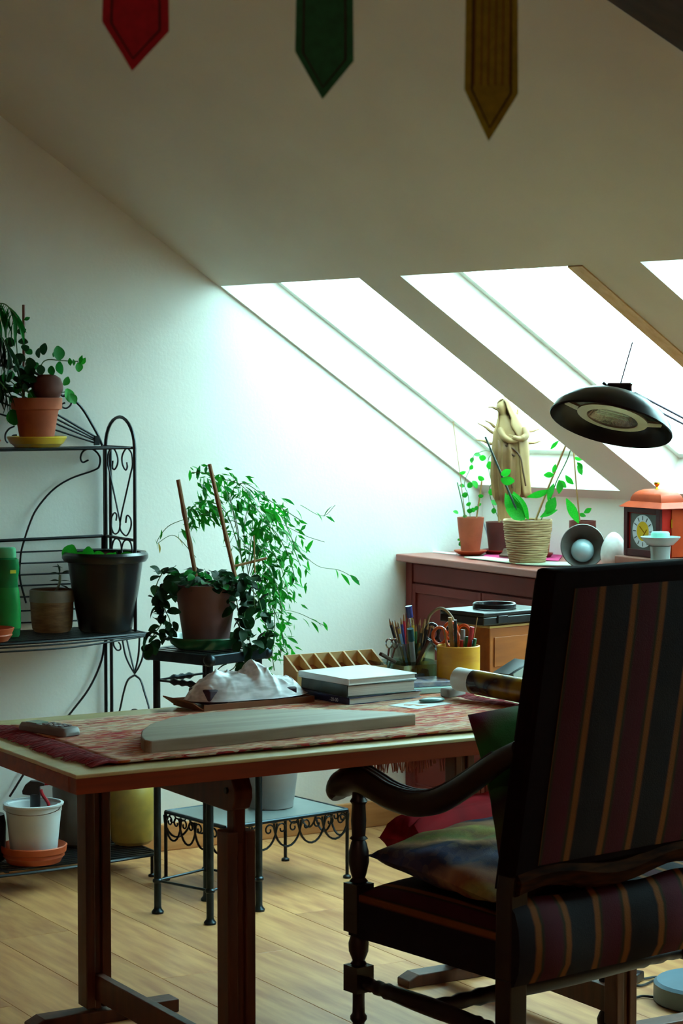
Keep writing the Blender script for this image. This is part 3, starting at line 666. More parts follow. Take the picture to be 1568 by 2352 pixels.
# small dark box with cable
p = at(1178, 1548, 5.62); sb = thing('adapter_box', 'small dark box with a pale face leaning by the wooden box', 'box', (p.x, p.y, TZ+.002), math.radians(12))
obj('body', MB().box((0,0,.034), (.09,.06,.034), Matrix.Rotation(-.35,3,'Y')), blackp, sb, world=False, bev=.003)
obj('face_plate', MB().box((0.0,-.0315,.036), (.065,.003,.022), Matrix.Rotation(-.35,3,'Y')), greyp, sb, world=False)
obj('support', MB().box((.0,0,.008), (.07,.05,.014)), lightw, sb, world=False, smooth=False)
# curved dried stem behind the pens
g = MB(); pth = catmull([at(978,1440,5.74), at(988,1412,5.74), at(1010,1397,5.74), at(1030,1408,5.74), at(1046,1440,5.74), at(1050,1500,5.74)]); pth[0] = V(pth[0])
pth = [V((pth[0].x-.005, pth[0].y, TZ+.004)), V((pth[0].x-.002, pth[0].y, TZ+.06))]+pth+[V((pth[-1].x+.004, pth[-1].y, TZ+.004))]
single('basket_handle', g.tube(pth, .004, 8), mat('dry_cane','8c7355','6f5a40'), 'bent dry cane hoop arching behind the pens', 'cane hoop')
bpy.data.objects['basket_handle'].name = 'cane_hoop'

# ================================================================ CABINET
CZ = .94; CX = -.316; CY1 = -.012; CY0 = -1.80; cbk = -.03
cab = thing('cabinet', 'rose-brown painted sideboard against the right wall under the skylights', 'cabinet', (-.18, -.9, 0))
def back(y): return E.x*(y/E.y)-.012
obj('carcass', MB().prism([V((CX,CY1,.02)),V((CX,CY0,.02)),V((back(CY0),CY0,.02)),V((back(CY1),CY1,.02))], (0,0,CZ-.04)), cabm, cab, smooth=False)
obj('top', MB().prism([V((CX-.05,CY1+.008,CZ-.025)),V((CX-.05,CY0-.02,CZ-.025)),V((back(CY0),CY0-.02,CZ-.025)),V((back(CY1),CY1+.008,CZ-.025))], (0,0,.025)), cabt, cab, bev=.004, smooth=False)
def cpan(y0, y1, z0, z1, th, nm, m, lab=None): return obj(nm, MB().box((CX-th/2, (y0+y1)/2, (z0+z1)/2), (th, abs(y1-y0), z1-z0)), m, cab, bev=.002, smooth=False, label=lab)
# frieze board, stiles and recessed door panels
cpan(CY1-.045, CY0+.045, CZ-.095, CZ-.032, .012, 'frieze', cabm)
cpan(CY1, CY1-.04, .02, CZ-.03, .014, 'stile', cabm); cpan(CY0+.04, CY0, .02, CZ-.03, .014, 'stile', cabm)
dws = (CY1-.045-(CY0+.045))/4
for k in range(4):
    y0 = CY1-.048-dws*k; y1 = y0-dws+.006
    dr_ = cpan(y0, y1, .09, CZ-.10, .010, 'door', cabm)
    fb = MB(); fr = .05
    for (ya, yb_, za, zb) in ((y0,y0-.02,.09,CZ-.10),(y1+.02,y1,.09,CZ-.10),(y0-.02,y1+.02,.09,.15),(y0-.02,y1+.02,CZ-.13,CZ-.10)):
        fb.box((CX-.014, (ya+yb_)/2, (za+zb)/2), (.008, abs(ya-yb_), zb-za))
    obj('door_frame', fb, cabm, dr_, smooth=False, bev=.0015)
    kb_ = MB(); yk = y1+.012 if k % 2 == 0 else y0-.012
    kb_.lathe([(.004,0),(.004,.012),(.012,.018),(.013,.026),(.007,.030),(.0001,.031)], V((CX-.016, yk, .33)), 16, Matrix.Rotation(-PI/2,3,'Y')); obj('knob', kb_, iron, dr_, label='dark metal knob')

def lathething(name, label, cat, px, y=None, x=None, z0=0, prof=None, pyb=0, m=None, group=None, part='body', pos=None, n=32, root=True):
    pass
# generic pot made from pixel half-widths at its own depth
def pot(name, label, cat, c, prof, m, soilz=None, part='pot', group=None, n=36, extra=None, soilr=None):
    """c: world base centre; prof: (radius, height) outline from bottom to rim (metres)"""
    r_ = thing(name, label, cat, c, 0, group)
    outer = prof; top = prof[-1]; th = .005
    inner = [(max(r-th, .001), z) for r, z in outer[::-1]]
    inner = [p for p in inner if p[1] > .008]+[(max(outer[0][0]-th, .002), .008), (.0005, .008)]
    obj(part, MB().lathe(outer+inner, c, n, capb=True, capt=False, fn=extra), m, r_)
    if soilz:
        obj('soil', MB().lathe([(.0005, soilz+.003), ((soilr or .9)*1.0, soilz)][::-1], c, 20, capb=True), soil, r_) if soilr else None
    return r_
def px_prof(d, pyb, pts): return [(hw*pxm(d), (pyb-py)*pxm(d)) for hw, py in pts]

def cabpos(px, back_off, z=CZ):
    """point on the cabinet top in pixel column px, x measured from the cabinet front"""
    p = gx(px, 1270, CX+back_off); return V((p.x, p.y, z+.001))
GP = 'potted plants on the sideboard'
def stems_and_leaves(root, c, sticks, leaves):
    for (pxa, pya, pxb, pyb, r, m, d, nm) in sticks:
        obj(nm, MB().tube([at(pxa,pya,d), at(pxb,pyb,d)], r, 6), m, root)
    for (kind, m, px, py, ang, size, d) in leaves:
        dirv = CR*math.cos(ang)+V((0,0,1))*math.sin(ang)+HD*random.uniform(-.3,.3)
        leaf(root, kind, m, at(px, py, d), dirv, size, roll=random.uniform(-.5,.5), up=-HD+V((0,0,.3)))

# 1 terracotta pot at the left end
c = cabpos(1080, .13); c.z += .012; d1 = depth(c)
s = thing('saucer', 'orange saucer under the leftmost small terracotta pot', 'saucer', c-V((0,0,.0115)), 0)
obj('dish', MB().lathe([(24*pxm(d1),0),(38*pxm(d1),.014),(38*pxm(d1),.017),(34*pxm(d1),.016),(22*pxm(d1),.006),(.0005,.005)], c-V((0,0,.0115)), 30, capt=False), orange, s)
c.z += .0
pr = [(21*pxm(d1),0),(28*pxm(d1),.075),(31*pxm(d1),.118),(31*pxm(d1),.122)]
pl = pot('potted_vine', 'small terracotta pot with thin vine on sticks, leftmost on the sideboard', 'potted plant', c-V((0,0,.004)), pr, terra, None, group=GP)
obj('soil', MB().lathe([(28*pxm(d1),.108),(.0005,.111)], c-V((0,0,.004)), 20, capb=True), soil, pl)
zt_ = c.z+.1
def stickfrom(root, c, r_off, ppx, ppy, d, r, m, nm, hb=.1):
    top = at(ppx, ppy, d); bs = V((c.x, c.y, c.z+hb))+V(r_off); obj(nm, MB().tube([bs, bs.lerp(top,.5)+rnd(.002), top], r, 6), m, root)
stickfrom(pl, c, (-.012,.01,0), 1040, 968, d1, .0015, woody, 'stick')
stickfrom(pl, c, (-.02,0,0), 1050, 1108, d1, .002, stemg, 'stick')
stickfrom(pl, c, (.022,0,0), 1106, 1105, d1, .0028, woody, 'stick')
obj('vine', MB().tube(catmull([V((c.x,c.y,c.z+.1)), at(1075,1140,d1), at(1066,1110,d1), at(1082,1070,d1), at(1088,1045,d1), at(1100,1040,d1)]), .0012, 5), stemg, pl)
for (px, py, a, sz) in [(1055,1086,.1,.022),(1088,1045,0,.024),(1100,1050,-.2,.024),(1082,1063,1.3,.02),(1078,1078,.9,.018),(1098,1094,-.6,.024),(1084,1105,-.9,.03),(1074,1120,.9,.022),(1060,1138,.2,.022),(1070,1160,.4,.018),(1072,1172,-.2,.02),(1080,1172,.1,.018),(1098,1138,-.2,.018),(1096,1160,.3,.014),(1063,1188,.5,.014),(1052,1180,2.6,.02),(1050,1240,.3,.012),(1053,1252,.5,.022),(1066,1118,2.8,.018),(1092,1172,1.2,.016)]:
    leaf(pl, 'round', green1, at(px,py,d1+random.uniform(-.02,.02)), CR*math.cos(a)+V((0,0,math.sin(a))), sz, up=-HD)
# 2 dark terracotta pot
c = cabpos(1146, .24); d2 = depth(c)
s = thing('saucer', 'red-brown saucer under the dark terracotta pot left of the straw basket', 'saucer', c)
obj('dish', MB().lathe([(26*pxm(d2),0),(40*pxm(d2),.013),(40*pxm(d2),.017),(36*pxm(d2),.016),(24*pxm(d2),.006),(.0005,.005)], c, 30, capt=False), mat('brick_red_plastic','8e2c22','7a241c',rough=.4), s)
c = c+V((0,0,.008))
pl = pot('potted_twiner', 'dark terracotta pot with a twining stem, half behind the straw basket', 'potted plant', c, [(24*pxm(d2),0),(31*pxm(d2),.10),(32*pxm(d2),.104)], terrad, group=GP)
obj('soil', MB().lathe([(29*pxm(d2),.094),(.0005,.097)], c, 20, capb=True), soil, pl)
stickfrom(pl, c, (0,0,0), 1137, 1040, d2, .0035, woody, 'stick', .09)
obj('vine', MB().tube(catmull([V((c.x+.01,c.y,c.z+.09)), at(1128,1150,d2), at(1124,1120,d2), at(1140,1105,d2), at(1175,1110,d2), at(1190,1112,d2), at(1195,1130,d2)]), .0016, 5), stemg, pl)
obj('vine', MB().tube(catmull([at(1140,1150,d2), at(1122,1080,d2), at(1122,1052,d2), at(1132,1040,d2), at(1115,1035,d2), at(1092,1042,d2)]), .0013, 5), stemg, pl)
for (px, py, a, sz) in [(1130,1040,.5,.024),(1122,1060,-1.2,.03),(1150,1070,.2,.026),(1136,1048,1.4,.03),(1128,1066,.2,.024),(1135,1105,.5,.028),(1150,1108,0,.024),(1128,1122,-1.6,.024),(1133,1180,1.5,.02),(1186,1108,-.9,.026),(1140,1160,2.4,.024)]:
    leaf(pl, 'round', green1, at(px,py,d2-.02), CR*math.cos(a)+V((0,0,math.sin(a))), sz, up=-HD)
# pot hidden behind the basket
c = cabpos(1240, .27); d3 = depth(c)
s = thing('saucer', 'red-brown saucer showing right of the straw basket', 'saucer', c)
obj('dish', MB().lathe([(22*pxm(d3),0),(30*pxm(d3),.013),(30*pxm(d3),.017),(27*pxm(d3),.016),(20*pxm(d3),.006),(.0005,.005)], c, 30, capt=False), MATS['brick_red_plastic'], s)
pl = pot('terracotta_pot', 'terracotta pot mostly hidden behind the straw basket', 'pot', c+V((0,0,.008)), [(20*pxm(d3),0),(24*pxm(d3),.08),(27*pxm(d3),.082),(27*pxm(d3),.10)], terra)
# 3 straw basket with big leaved plant
c = cabpos(1211, .082); d3 = depth(c)
straw = mat('woven_straw', 'b99a72', '8f704a', rough=.9, scale=18, stretch=(1,1,6), bump=.5)
bk_ = thing('basket_plant', 'plant with long glossy leaves in a woven straw basket on the sideboard', 'potted plant', c, 0, GP)
K = pxm(d3)
g = MB(); NR = 19
for i in range(NR):     # straw coils
    tz = i/(NR-1); z_ = .004+tz*.136; r_ = (39+15.5*tz+2*math.sin(tz*PI))*K; ph = random.uniform(0,6)
    ring = [c+V((r_*math.cos(a)+.0006*math.sin(9*a+ph), r_*math.sin(a), z_+.0012*math.sin(5*a+ph))) for a in [2*PI*k/40 for k in range(40)]]
    obj('coil', MB().tube(ring, .0044, 6, closed=True), straw, bk_)
obj('lining', MB().lathe([(36*K,.002),(50*K,.130),(49*K,.130),(35*K,.006),(.0005,.006)], c, 30, capt=False), straw, bk_)
obj('soil', MB().lathe([(48*K,.118),(.0005,.122)], c, 20, capb=True), soil, bk_)
stickfrom(bk_, c, (-.012,-.01,0), 1114, 1003, d3-.02, .0035, mat('dark_green_cane','1d3b2c','163024'), 'cane', .1)
stickfrom(bk_, c, (.02,.01,0), 1300, 1020, d3, .0035, woody, 'cane', .1)
obj('vine', MB().tube(catmull([V((c.x+.03,c.y,c.z+.1)), at(1262,1150,d3), at(1278,1105,d3), at(1300,1060,d3), at(1310,1030,d3), at(1306,1010,d3)]), .002, 6), stemg, bk_)
for (px, py, a, sz, kd) in [(1205,1193,2.6,.07,'oval'),(1213,1193,2.05,.10,'lance'),(1178,1190,1.85,.085,'lance'),(1205,1190,2.2,.10,'lance'),(1150,1090,.35,.034,'pad'),(1255,1180,1.1,.06,'oval'),(1240,1188,.5,.06,'lance'),(1262,1125,3.55,.075,'lance'),(1258,1150,1.3,.06,'lance'),(1300,1145,-1.1,.09,'lance'),(1283,1134,1.5,.045,'oval'),(1272,1090,3.2,.034,'oval'),(1300,1120,2.4,.035,'oval'),(1283,1012,3.9,.04,'lance'),(1275,1066,-1.8,.03,'oval'),(1325,1062,-.9,.03,'oval'),(1150,1100,-.3,.045,'pad'),(1200,1160,2.2,.05,'lance')]:
    leaf(bk_, kd, green1, at(px,py,d3+random.uniform(-.03,.0)), CR*math.cos(a)+V((0,0,math.sin(a)))+HD*random.uniform(-.2,.1), sz, up=-HD, roll=random.uniform(-.5,.5))
# 4 pot behind the lamp bell
c = cabpos(1337, .30); d4 = depth(c)
pl = pot('potted_seedling', 'dark red pot with one upright stick behind the silver lamp bell', 'potted plant', c, [(22*pxm(d4),0),(27*pxm(d4),.09),(31*pxm(d4),.092),(31*pxm(d4),.134)], mat('dark_red_pot','6e2a22','5c221c',rough=.45), group=GP)
obj('soil', MB().lathe([(27*pxm(d4),.124),(.0005,.127)], c, 20, capb=True), soil, pl)
stickfrom(pl, c, (-.01,0,0), 1317, 1035, d4, .0026, woody, 'stick', .12)
for (px, py, a, sz) in [(1317,1112,2.4,.04),(1318,1050,-.4,.03),(1325,1070,-1,.035),(1340,1178,.5,.03),(1345,1186,2.8,.025)]:
    leaf(pl, 'oval', green1, at(px,py,d4), CR*math.cos(a)+V((0,0,math.sin(a))), sz, up=-HD)
# cloth, papers, card
p = cabpos(1225, .14); g = MB(); vs_ = []
pa = [hz(1125,1263,CZ+.002), hz(1300,1264,CZ+.002), hz(1282,1289,CZ+.002), hz(1108,1280,CZ+.002)]
single('pink_cloth', MB().prism(pa, (0,0,.0012)), mat('pink_fabric','c22c6c','a8245c',rough=.9), 'small bright pink cloth lying flat under the pots on the sideboard', 'cloth', smooth=False)
pa = [hz(1065,1281,CZ+.0035), hz(1110,1280,CZ+.0035), hz(1215,1291,CZ+.0035), hz(1330,1293,CZ+.0035), hz(1320,1301,CZ+.0035), hz(1210,1298,CZ+.0035)]
single('pamphlet', MB().prism(pa, (0,0,.003)), mat('green_edged_paper','c6d6bf','b4c7a9',rough=.6), 'long pale green pamphlet along the front edge of the sideboard top', 'pamphlet', smooth=False)
pa = [hz(995,1259,CZ+.0035), hz(1045,1262,CZ+.0035), hz(1040,1268,CZ+.0035), hz(990,1264,CZ+.0035)]
pa = [hz(995,1266,CZ+.001), hz(1046,1271,CZ+.001), hz(1046,1274,CZ+.001), hz(993,1269,CZ+.001)]
single('letter', MB().prism(pa, (0,0,.0015)), paper, 'flat pale letter left of the leftmost pot on the sideboard', 'paper', smooth=False)
c = cabpos(1108, .22); cdm = mat('blue_white_card','6d9bd6','dfe9f2',rough=.4,scale=18)
cb_ = thing('folded_card', 'blue and white folded card standing between the two left pots', 'card', c)
for sgn in (-1, 1):
    a_ = c+CR*sgn*.035; b2 = c+V((0,0,.118))
    w_ = HD*.05
    obj('card_leaf', MB().prism([a_-w_*.0+HD*.0, a_+HD*.06, b2+HD*.06, b2], CR*.0015), cdm, cb_, smooth=False)

# lamp bell lying on its side, egg, candle
c = cabpos(1338, .12); dl = depth(c); K = pxm(dl)
lb = thing('clamp_lamp', 'silver reflector bell with a frosted bulb facing the room on the sideboard', 'lamp', c)
o_ = (-HD+V((0,0,.12))-CR*.08).normalized(); u_ = V((0,0,1))-o_*o_.z; u_.normalize(); s_ = o_.cross(u_); Mr = Matrix((s_, u_, o_)).transposed()
cc = c+V((0,0,51*K))
obj('reflector', MB().lathe([(50*K,0),(51.5*K,-.001),(49*K,-.02),(38*K,-.05),(20*K,-.068),(14*K,-.09),(12*K,-.09),(18*K,-.066),(36*K,-.048),(47*K,-.019),(49*K,0)], cc, 44, Mr, capb=False, capt=False), mat('grey_enamel','8a8680','7c7872',rough=.35,metal=.4), lb)
obj('bulb', MB().ell(cc+o_*-.035-V((0,0,.012)), (27*K,27*K,27*K), 24, 14), mat('frosted_bulb','8fa6a9','80989b',rough=.15), lb)
obj('socket', MB().lathe([(12*K,-.09),(12*K,-.12),(.0005,-.12)], cc, 16, Mr), blackp, lb)
c = cabpos(1409, .16); de = depth(c); K = pxm(de)
eg = []
for i in range(17):
    t_ = i/16; a = -PI/2+PI*t_; r_ = math.cos(a)*30*K*(1-.2*math.sin(a)); eg.append((max(r_, .0004), (.5+.5*math.sin(a))*88*K))
single('stone_egg', MB().lathe(eg, c, 30), mat('white_marble','e2e6e2','b7b5ac',rough=.35,scale=22,detail=8), 'white mottled stone egg between the lamp bell and the clock', 'ornament', base=c)
c = cabpos(1516, .10); dk = depth(c); K = pxm(dk)
fg = mat('frosted_glass','a4bfbe','94b2b2',rough=.25,trans=.25)
ch = thing('candle_dish', 'frosted glass dish on a round foot in front of the clock', 'candle holder', c)
obj('foot', MB().lathe([(25*K,0),(23*K,.03),(22*K,.07),(24*K,.096),(.0005,.096)], c, 30, capb=True), fg, ch)
obj('dish', MB().lathe([(18*K,.096),(30*K,.100),(45*K,.120),(46*K,.124),(43*K,.124),(28*K,.105),(.0005,.102)], c, 36, capb=True, capt=False), fg, ch)
cc = c+V((0,0,.1045))
cn = thing('candle', 'pale mint candle stub on the frosted glass dish', 'candle', cc)
obj('wax', MB().lathe([(21*K,0),(21.5*K,.030),(19*K,.0345),(9*K,.033),(.0005,.0365)], cc, 26, fn=lambda a, z: 1+.03*math.sin(3*a)), mat('mint_wax','93d3c0','84c6b2',rough=.4), cn)
obj('wick', MB().tube([cc+V((0,0,.034)), cc+V((.002,0,.043))], .001, 5), blackp, cn)

# table clock
ck0 = cabpos(1507, .19)
ZC = CZ+.055
rs = thing('book_riser', 'flat brown box that carries the clock', 'box', (ck0.x+.06, ck0.y-.04, CZ+.001))
dck = depth(ck0)
rz = math.radians(-22); 
ckb = V((ck0.x, ck0.y, 0))
rs.location = (ckb.x, ckb.y, CZ+.001)
obj('body', MB().box((ckb.x, ckb.y, CZ+.001+.0265), (.17,.2,.053), Matrix.Rotation(-rz*0,3,'Z')), mat('brown_riser_box','8b5340','7a4534',rough=.5), rs, bev=.003, smooth=False)
ck = thing('table_clock', 'red-brown wooden table clock with domed roof at the right end of the sideboard', 'clock', (ckb.x, ckb.y, ZC), math.radians(0))
cw = mat('glossy_red_mahogany','b01e12','90160e',rough=.5,spec=.15,scale=5); cwd = mat('dark_mahogany','4a1618','3a1012',rough=.5,spec=.2); cwo = mat('orange_mahogany','ad4018','923010',rough=.5,spec=.15)
# face side looks toward -x (to the left of the camera), sides toward the camera
hx, hy, hh_ = .050, .088, .150
obj('case', MB().box((0,0,hh_/2), (2*hx, 2*hy, hh_)), cw, ck, world=False, bev=.002, smooth=False)
fr_ = MB(); fx = -hx-.004
for (ya, yb_, za, zb) in ((-hy,-hy+.018,0,hh_),(hy-.018,hy,0,hh_),(-hy+.018,hy-.018,0,.022),(-hy+.018,hy-.018,hh_-.016,hh_)): fr_.box((fx, (ya+yb_)/2, (za+zb)/2), (.010, yb_-ya, zb-za))
obj('front_frame', fr_, cwd, ck, world=False, bev=.0015, smooth=False)
obj('dial_plate', MB().box((-hx-.0015, 0, .076), (.002, .125, .11)), mat('dark_dial_plate','3a3a30','2c2c25',rough=.4), ck, world=False, smooth=False)
My = Matrix.Rotation(-PI/2, 3, 'Y')
dlm = mat('silver_dial','c8cfd2','b8c0c4',rough=.35)
dial = obj('dial', MB().lathe([(.0502,0),(.0502,.0012),(.030,.0012),(.030,0)], (-hx-.0028,0,.078), 36, My, capb=False, capt=False), dlm, ck, world=False)
obj('dial_center', MB().lathe([(.030,0),(.030,.001),(.0004,.001)], (-hx-.0028,0,.078), 30, My), brass, ck, world=False)
tk = MB()
for k in range(12):
    a = 2*PI*k/12; tk.box((-hx-.0045, .040*math.sin(a), .078+.040*math.cos(a)), (.0008, .003, .013), Matrix.Rotation(-a,3,'X'))
obj('hour_marks', tk, blackp, ck, world=False, smooth=False)
hn = MB(); hn.box((-hx-.0055, .006, .083), (.0008,.0025,.03), Matrix.Rotation(-.9,3,'X')); hn.box((-hx-.0055, -.006, .07), (.0008,.002,.036), Matrix.Rotation(.7,3,'X')); obj('hands', hn, brass, ck, world=False, smooth=False)
obj('side_panel', MB().box((.018,-hy-.002,hh_/2), (.066,.004,hh_-.004)), cwo, ck, world=False, bev=.001, smooth=False)
obj('hinge', MB().box((-.017,-hy-.004,.105), (.004,.004,.026)), brass, ck, world=False)
rf = MB(); rf.hexa([V(q) for q in ((-hx-.018,-hy-.018,hh_),(hx+.018,-hy-.018,hh_),(hx+.018,hy+.018,hh_),(-hx-.018,hy+.018,hh_),(-hx+.004,-hy+.006,hh_+.018),(hx-.004,-hy+.006,hh_+.018),(hx-.004,hy-.006,hh_+.018),(-hx+.004,hy-.006,hh_+.018))])
obj('cornice', rf, cwo, ck, world=False, bev=.002, smooth=False)
dm = MB(); vs_ = []; lev = 7
for i in range(lev):
    t_ = i/(lev-1); s1 = math.cos(t_*PI/2*.82); z_ = hh_+.018+.038*math.sin(t_*PI/2)
    vs_ += [V((-(hx-.006)*s1,-(hy-.012)*s1,z_)), V(((hx-.006)*s1,-(hy-.012)*s1,z_)), V(((hx-.006)*s1,(hy-.012)*s1,z_)), V((-(hx-.006)*s1,(hy-.012)*s1,z_))]
dm.add(vs_, [(i*4+k, i*4+(k+1) % 4, (i+1)*4+(k+1) % 4, (i+1)*4+k) for i in range(lev-1) for k in range(4)]+[(24,25,26,27)])
obj('dome', dm, cwo, ck, world=False, angle=60)
obj('finial', MB().lathe([(.006,hh_+.056),(.003,hh_+.062),(.009,hh_+.072),(.008,hh_+.077),(.0005,hh_+.079)], (0,0,0), 16), brass, ck, world=False)

# ================================================================ MADONNA STATUE
sc0 = cabpos(1172, .18); ds = depth(sc0); K = pxm(ds)
zs = lambda py: 1.5-(py-899)*K
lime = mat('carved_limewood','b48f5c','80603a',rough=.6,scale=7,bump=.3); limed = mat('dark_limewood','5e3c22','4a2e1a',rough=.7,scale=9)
sx = V((sc0.x, sc0.y, 0))
st = thing('madonna_statue', 'carved pale wooden statue of a veiled woman with flame rays, behind the pots', 'statue', (sx.x, sx.y, CZ+.001))
# figure is turned slightly to the left; right/forward axes of the figure
sf = (-HD*.9-CR*.43).normalized(); sr = V((0,0,1)).cross(sf)*-1; 
def sp(u, f, py, px0=1172): return sx+CR*((px0-1172)*K)+CR*u*K+(-HD)*f*K+V((0,0,zs(py)))
rows = [(1196,12,10,1160,0),(1165,17,13,1160,.05),(1148,24,16,1163,.10),(1132,34,18,1168,.14),(1110,36,20,1168,.16),(1085,37,20,1168,.15),(1060,38,21,1169,.12),(1035,38,22,1169,.08),(1012,37,22,1168,.05),(995,34,20,1166,.04),(980,27,18,1163,.02),(970,19,15,1160,.0),(962,13,13,1157,0),(955,11,12,1156,0)]
vs_ = []; n = 56
for py, w_, dp, cx_, fold in rows:
    for k in range(n):
        a = 2*PI*k/n; fr = 1+fold*math.sin(7*a+py*.012)+fold*.6*math.sin(13*a+py*.03)
        vs_.append(sp(math.cos(a)*w_*fr, math.sin(a)*dp*fr, py+ (6*math.sin(3*a) if 1120 < py < 1150 else 0), cx_))
g = MB(); g.add(vs_, [(i*n+k, i*n+(k+1) % n, (i+1)*n+(k+1) % n, (i+1)*n+k) for i in range(len(rows)-1) for k in range(n)]+[list(range(n))])
# neck and head grow out of the robe as one surface
hv = []; hr = [(955,9,9,1155),(950,8,9,1153),(945,11,12,1151),(938,12.5,14,1150),(930,12,14,1150),(923,9,10,1151),(919,3,4,1152)]
vs_ = []; m_ = 24
for py, w_, dp, cx_ in hr:
    for k in range(m_):
        a = 2*PI*k/m_; nose = (2.2*max(0, 1-abs(py-940)/6) if abs(a-(PI/2+.45)) < .2 else 0)
        vs_.append(sp(math.cos(a)*(w_+nose*-1), math.sin(a)*(dp+nose), py, cx_))
g.add(vs_, [(i*m_+k, i*m_+(k+1) % m_, (i+1)*m_+(k+1) % m_, (i+1)*m_+k) for i in range(len(hr)-1) for k in range(m_)]+[[(len(hr)-1)*m_+k for k in range(m_)]])
obj('figure', g, lime, st)
# face details
fc = sp(-5, 12.5, 941, 1150)
for q in (-3.6, 2.8): obj('eye', MB().ell(sp(-5+q, 12.6-abs(q)*.25, 938, 1150), (.0018,.0018,.0010), 8, 6), limed, st)
obj('mouth', MB().ell(sp(-5, 12.4, 946.5, 1150), (.0032,.0016,.0008), 8, 6), limed, st)
# veil: open shell over head and shoulders falling down the right side
vl = MB(); vr = [(914,3,4,1156),(917,11,13,1155),(924,15.5,17,1155),(934,18,18.5,1157),(946,20,18,1161),(958,24,19,1165),(975,32,22,1169),(1000,39,25,1171),(1030,41,25,1173),(1065,41,25,1174),(1100,42,24,1175),(1130,43,22,1177),(1143,44,21,1179)]
vs_ = []; n2 = 40
for i, (py, w_, dp, cx_) in enumerate(vr):
    op = .95 if 2 <= i <= 5 else (.35 if i < 2 else .7)
    if i > 6: op = 1.05+.06*(i-7)
    for k in range(n2+1):
        a = PI/2+.45+op*.75+(2*PI-op*1.5)*k/n2
        if i <= 6: a = PI/2+.5+op*.75+(2*PI-op*1.5)*k/n2
        fl = 1+.03*math.sin(a*9+i*.4); vs_.append(sp(math.cos(a)*w_*fl, math.sin(a)*dp*fl, py, cx_))
vl.add(vs_, [(i*(n2+1)+k, i*(n2+1)+k+1, (i+1)*(n2+1)+k+1, (i+1)*(n2+1)+k) for i in range(len(vr)-1) for k in range(n2)])
vo_ = obj('veil', vl, lime, st); s2 = vo_.modifiers.new('t', 'SOLIDIFY'); s2.thickness = .003
vs_ = []; rb_ = [(1012,33,24,1166),(1040,35,25,1167),(1075,36,24,1167),(1105,35,23,1167),(1128,32,21,1167),(1150,27,19,1164)]; n3 = 44
for i, (py, w_, dp, cx_) in enumerate(rb_):
    for k in range(n3+1):
        a = -.1+(PI+.6)*k/n3; fl = 1+.10*math.sin(a*9+i*.5)+.05*math.sin(a*17); vs_.append(sp(math.cos(a)*w_*fl, math.sin(a)*dp*fl, py+3*math.sin(a*7), cx_))
rbm = MB(); rbm.add(vs_, [(i*(n3+1)+k, i*(n3+1)+k+1, (i+1)*(n3+1)+k+1, (i+1)*(n3+1)+k) for i in range(len(rb_)-1) for k in range(n3)])
ro2 = obj('robe', rbm, mat('brown_limewood','8a6238','5a3c20',rough=.6,scale=9,bump=.3), st, label='darker brown carved robe'); s2 = ro2.modifiers.new('t', 'SOLIDIFY'); s2.thickness = .002
# sleeves and folded hands
for pth, rr in (([(-26,10,985),(-18,22,1003),(0,27,1012),(16,26,1008)], [.012,.011,.008,.006]), ([(30,8,985),(33,20,1000),(20,28,1008),(2,29,1004)], [.013,.012,.009,.006])):
    obj('arm', MB().tube(catmull([sp(u, f, py) for u, f, py in pth], 5), [rr[min(int(i/5), 3)] for i in range(16)], 10), lime, st)
for k in range(4):
    obj('finger', MB().tube([sp(14, 27+k*.3, 1003+k*2.2), sp(24-k*.8, 26, 1000+k*2.6)], [.002,.0014], 6), lime, st)
    obj('finger', MB().tube([sp(4, 29, 1000+k*2.2), sp(-7+k*.8, 29, 998+k*2.6)], [.002,.0014], 6), lime, st)
# dark tubes that draw in the shade of the drapery grooves
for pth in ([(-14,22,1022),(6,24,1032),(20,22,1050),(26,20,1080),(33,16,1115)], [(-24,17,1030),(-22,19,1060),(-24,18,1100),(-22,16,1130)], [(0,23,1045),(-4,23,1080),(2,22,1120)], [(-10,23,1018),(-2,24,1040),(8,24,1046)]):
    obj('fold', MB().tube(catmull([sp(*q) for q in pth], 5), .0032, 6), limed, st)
obj('base', MB().lathe([(26*K,0),(26*K,.010),(20*K,.016),(16*K,.03)], V((sx.x,sx.y,CZ+.001)), 24), limed, st)
for (xa, ya, xb, yb_) in [(1146,985,1110,965),(1144,1000,1092,970),(1138,1020,1090,1010),(1192,995,1240,985),(1196,1022,1245,1012),(1160,918,1163,903),(1183,962,1188,938),(1150,940,1118,935)]:
    pa_ = V((0,0,0)); a0 = sx+CR*((xa-1172)*K)+HD*.012; a0.z = zs(ya); b0 = sx+CR*((xb-1172)*K)+HD*.014; b0.z = zs(yb_); dd = b0-a0; pr_ = dd.cross(HD).normalized()
    pth = [a0, a0+dd*.3+pr_*.002, a0+dd*.6-pr_*.002, b0]
    obj('ray', MB().tube(catmull(pth, 4), [.0028+.0035*math.sin(PI*min(1,i/12+.12)) for i in range(12)]+[.0006], 6), lime, st)

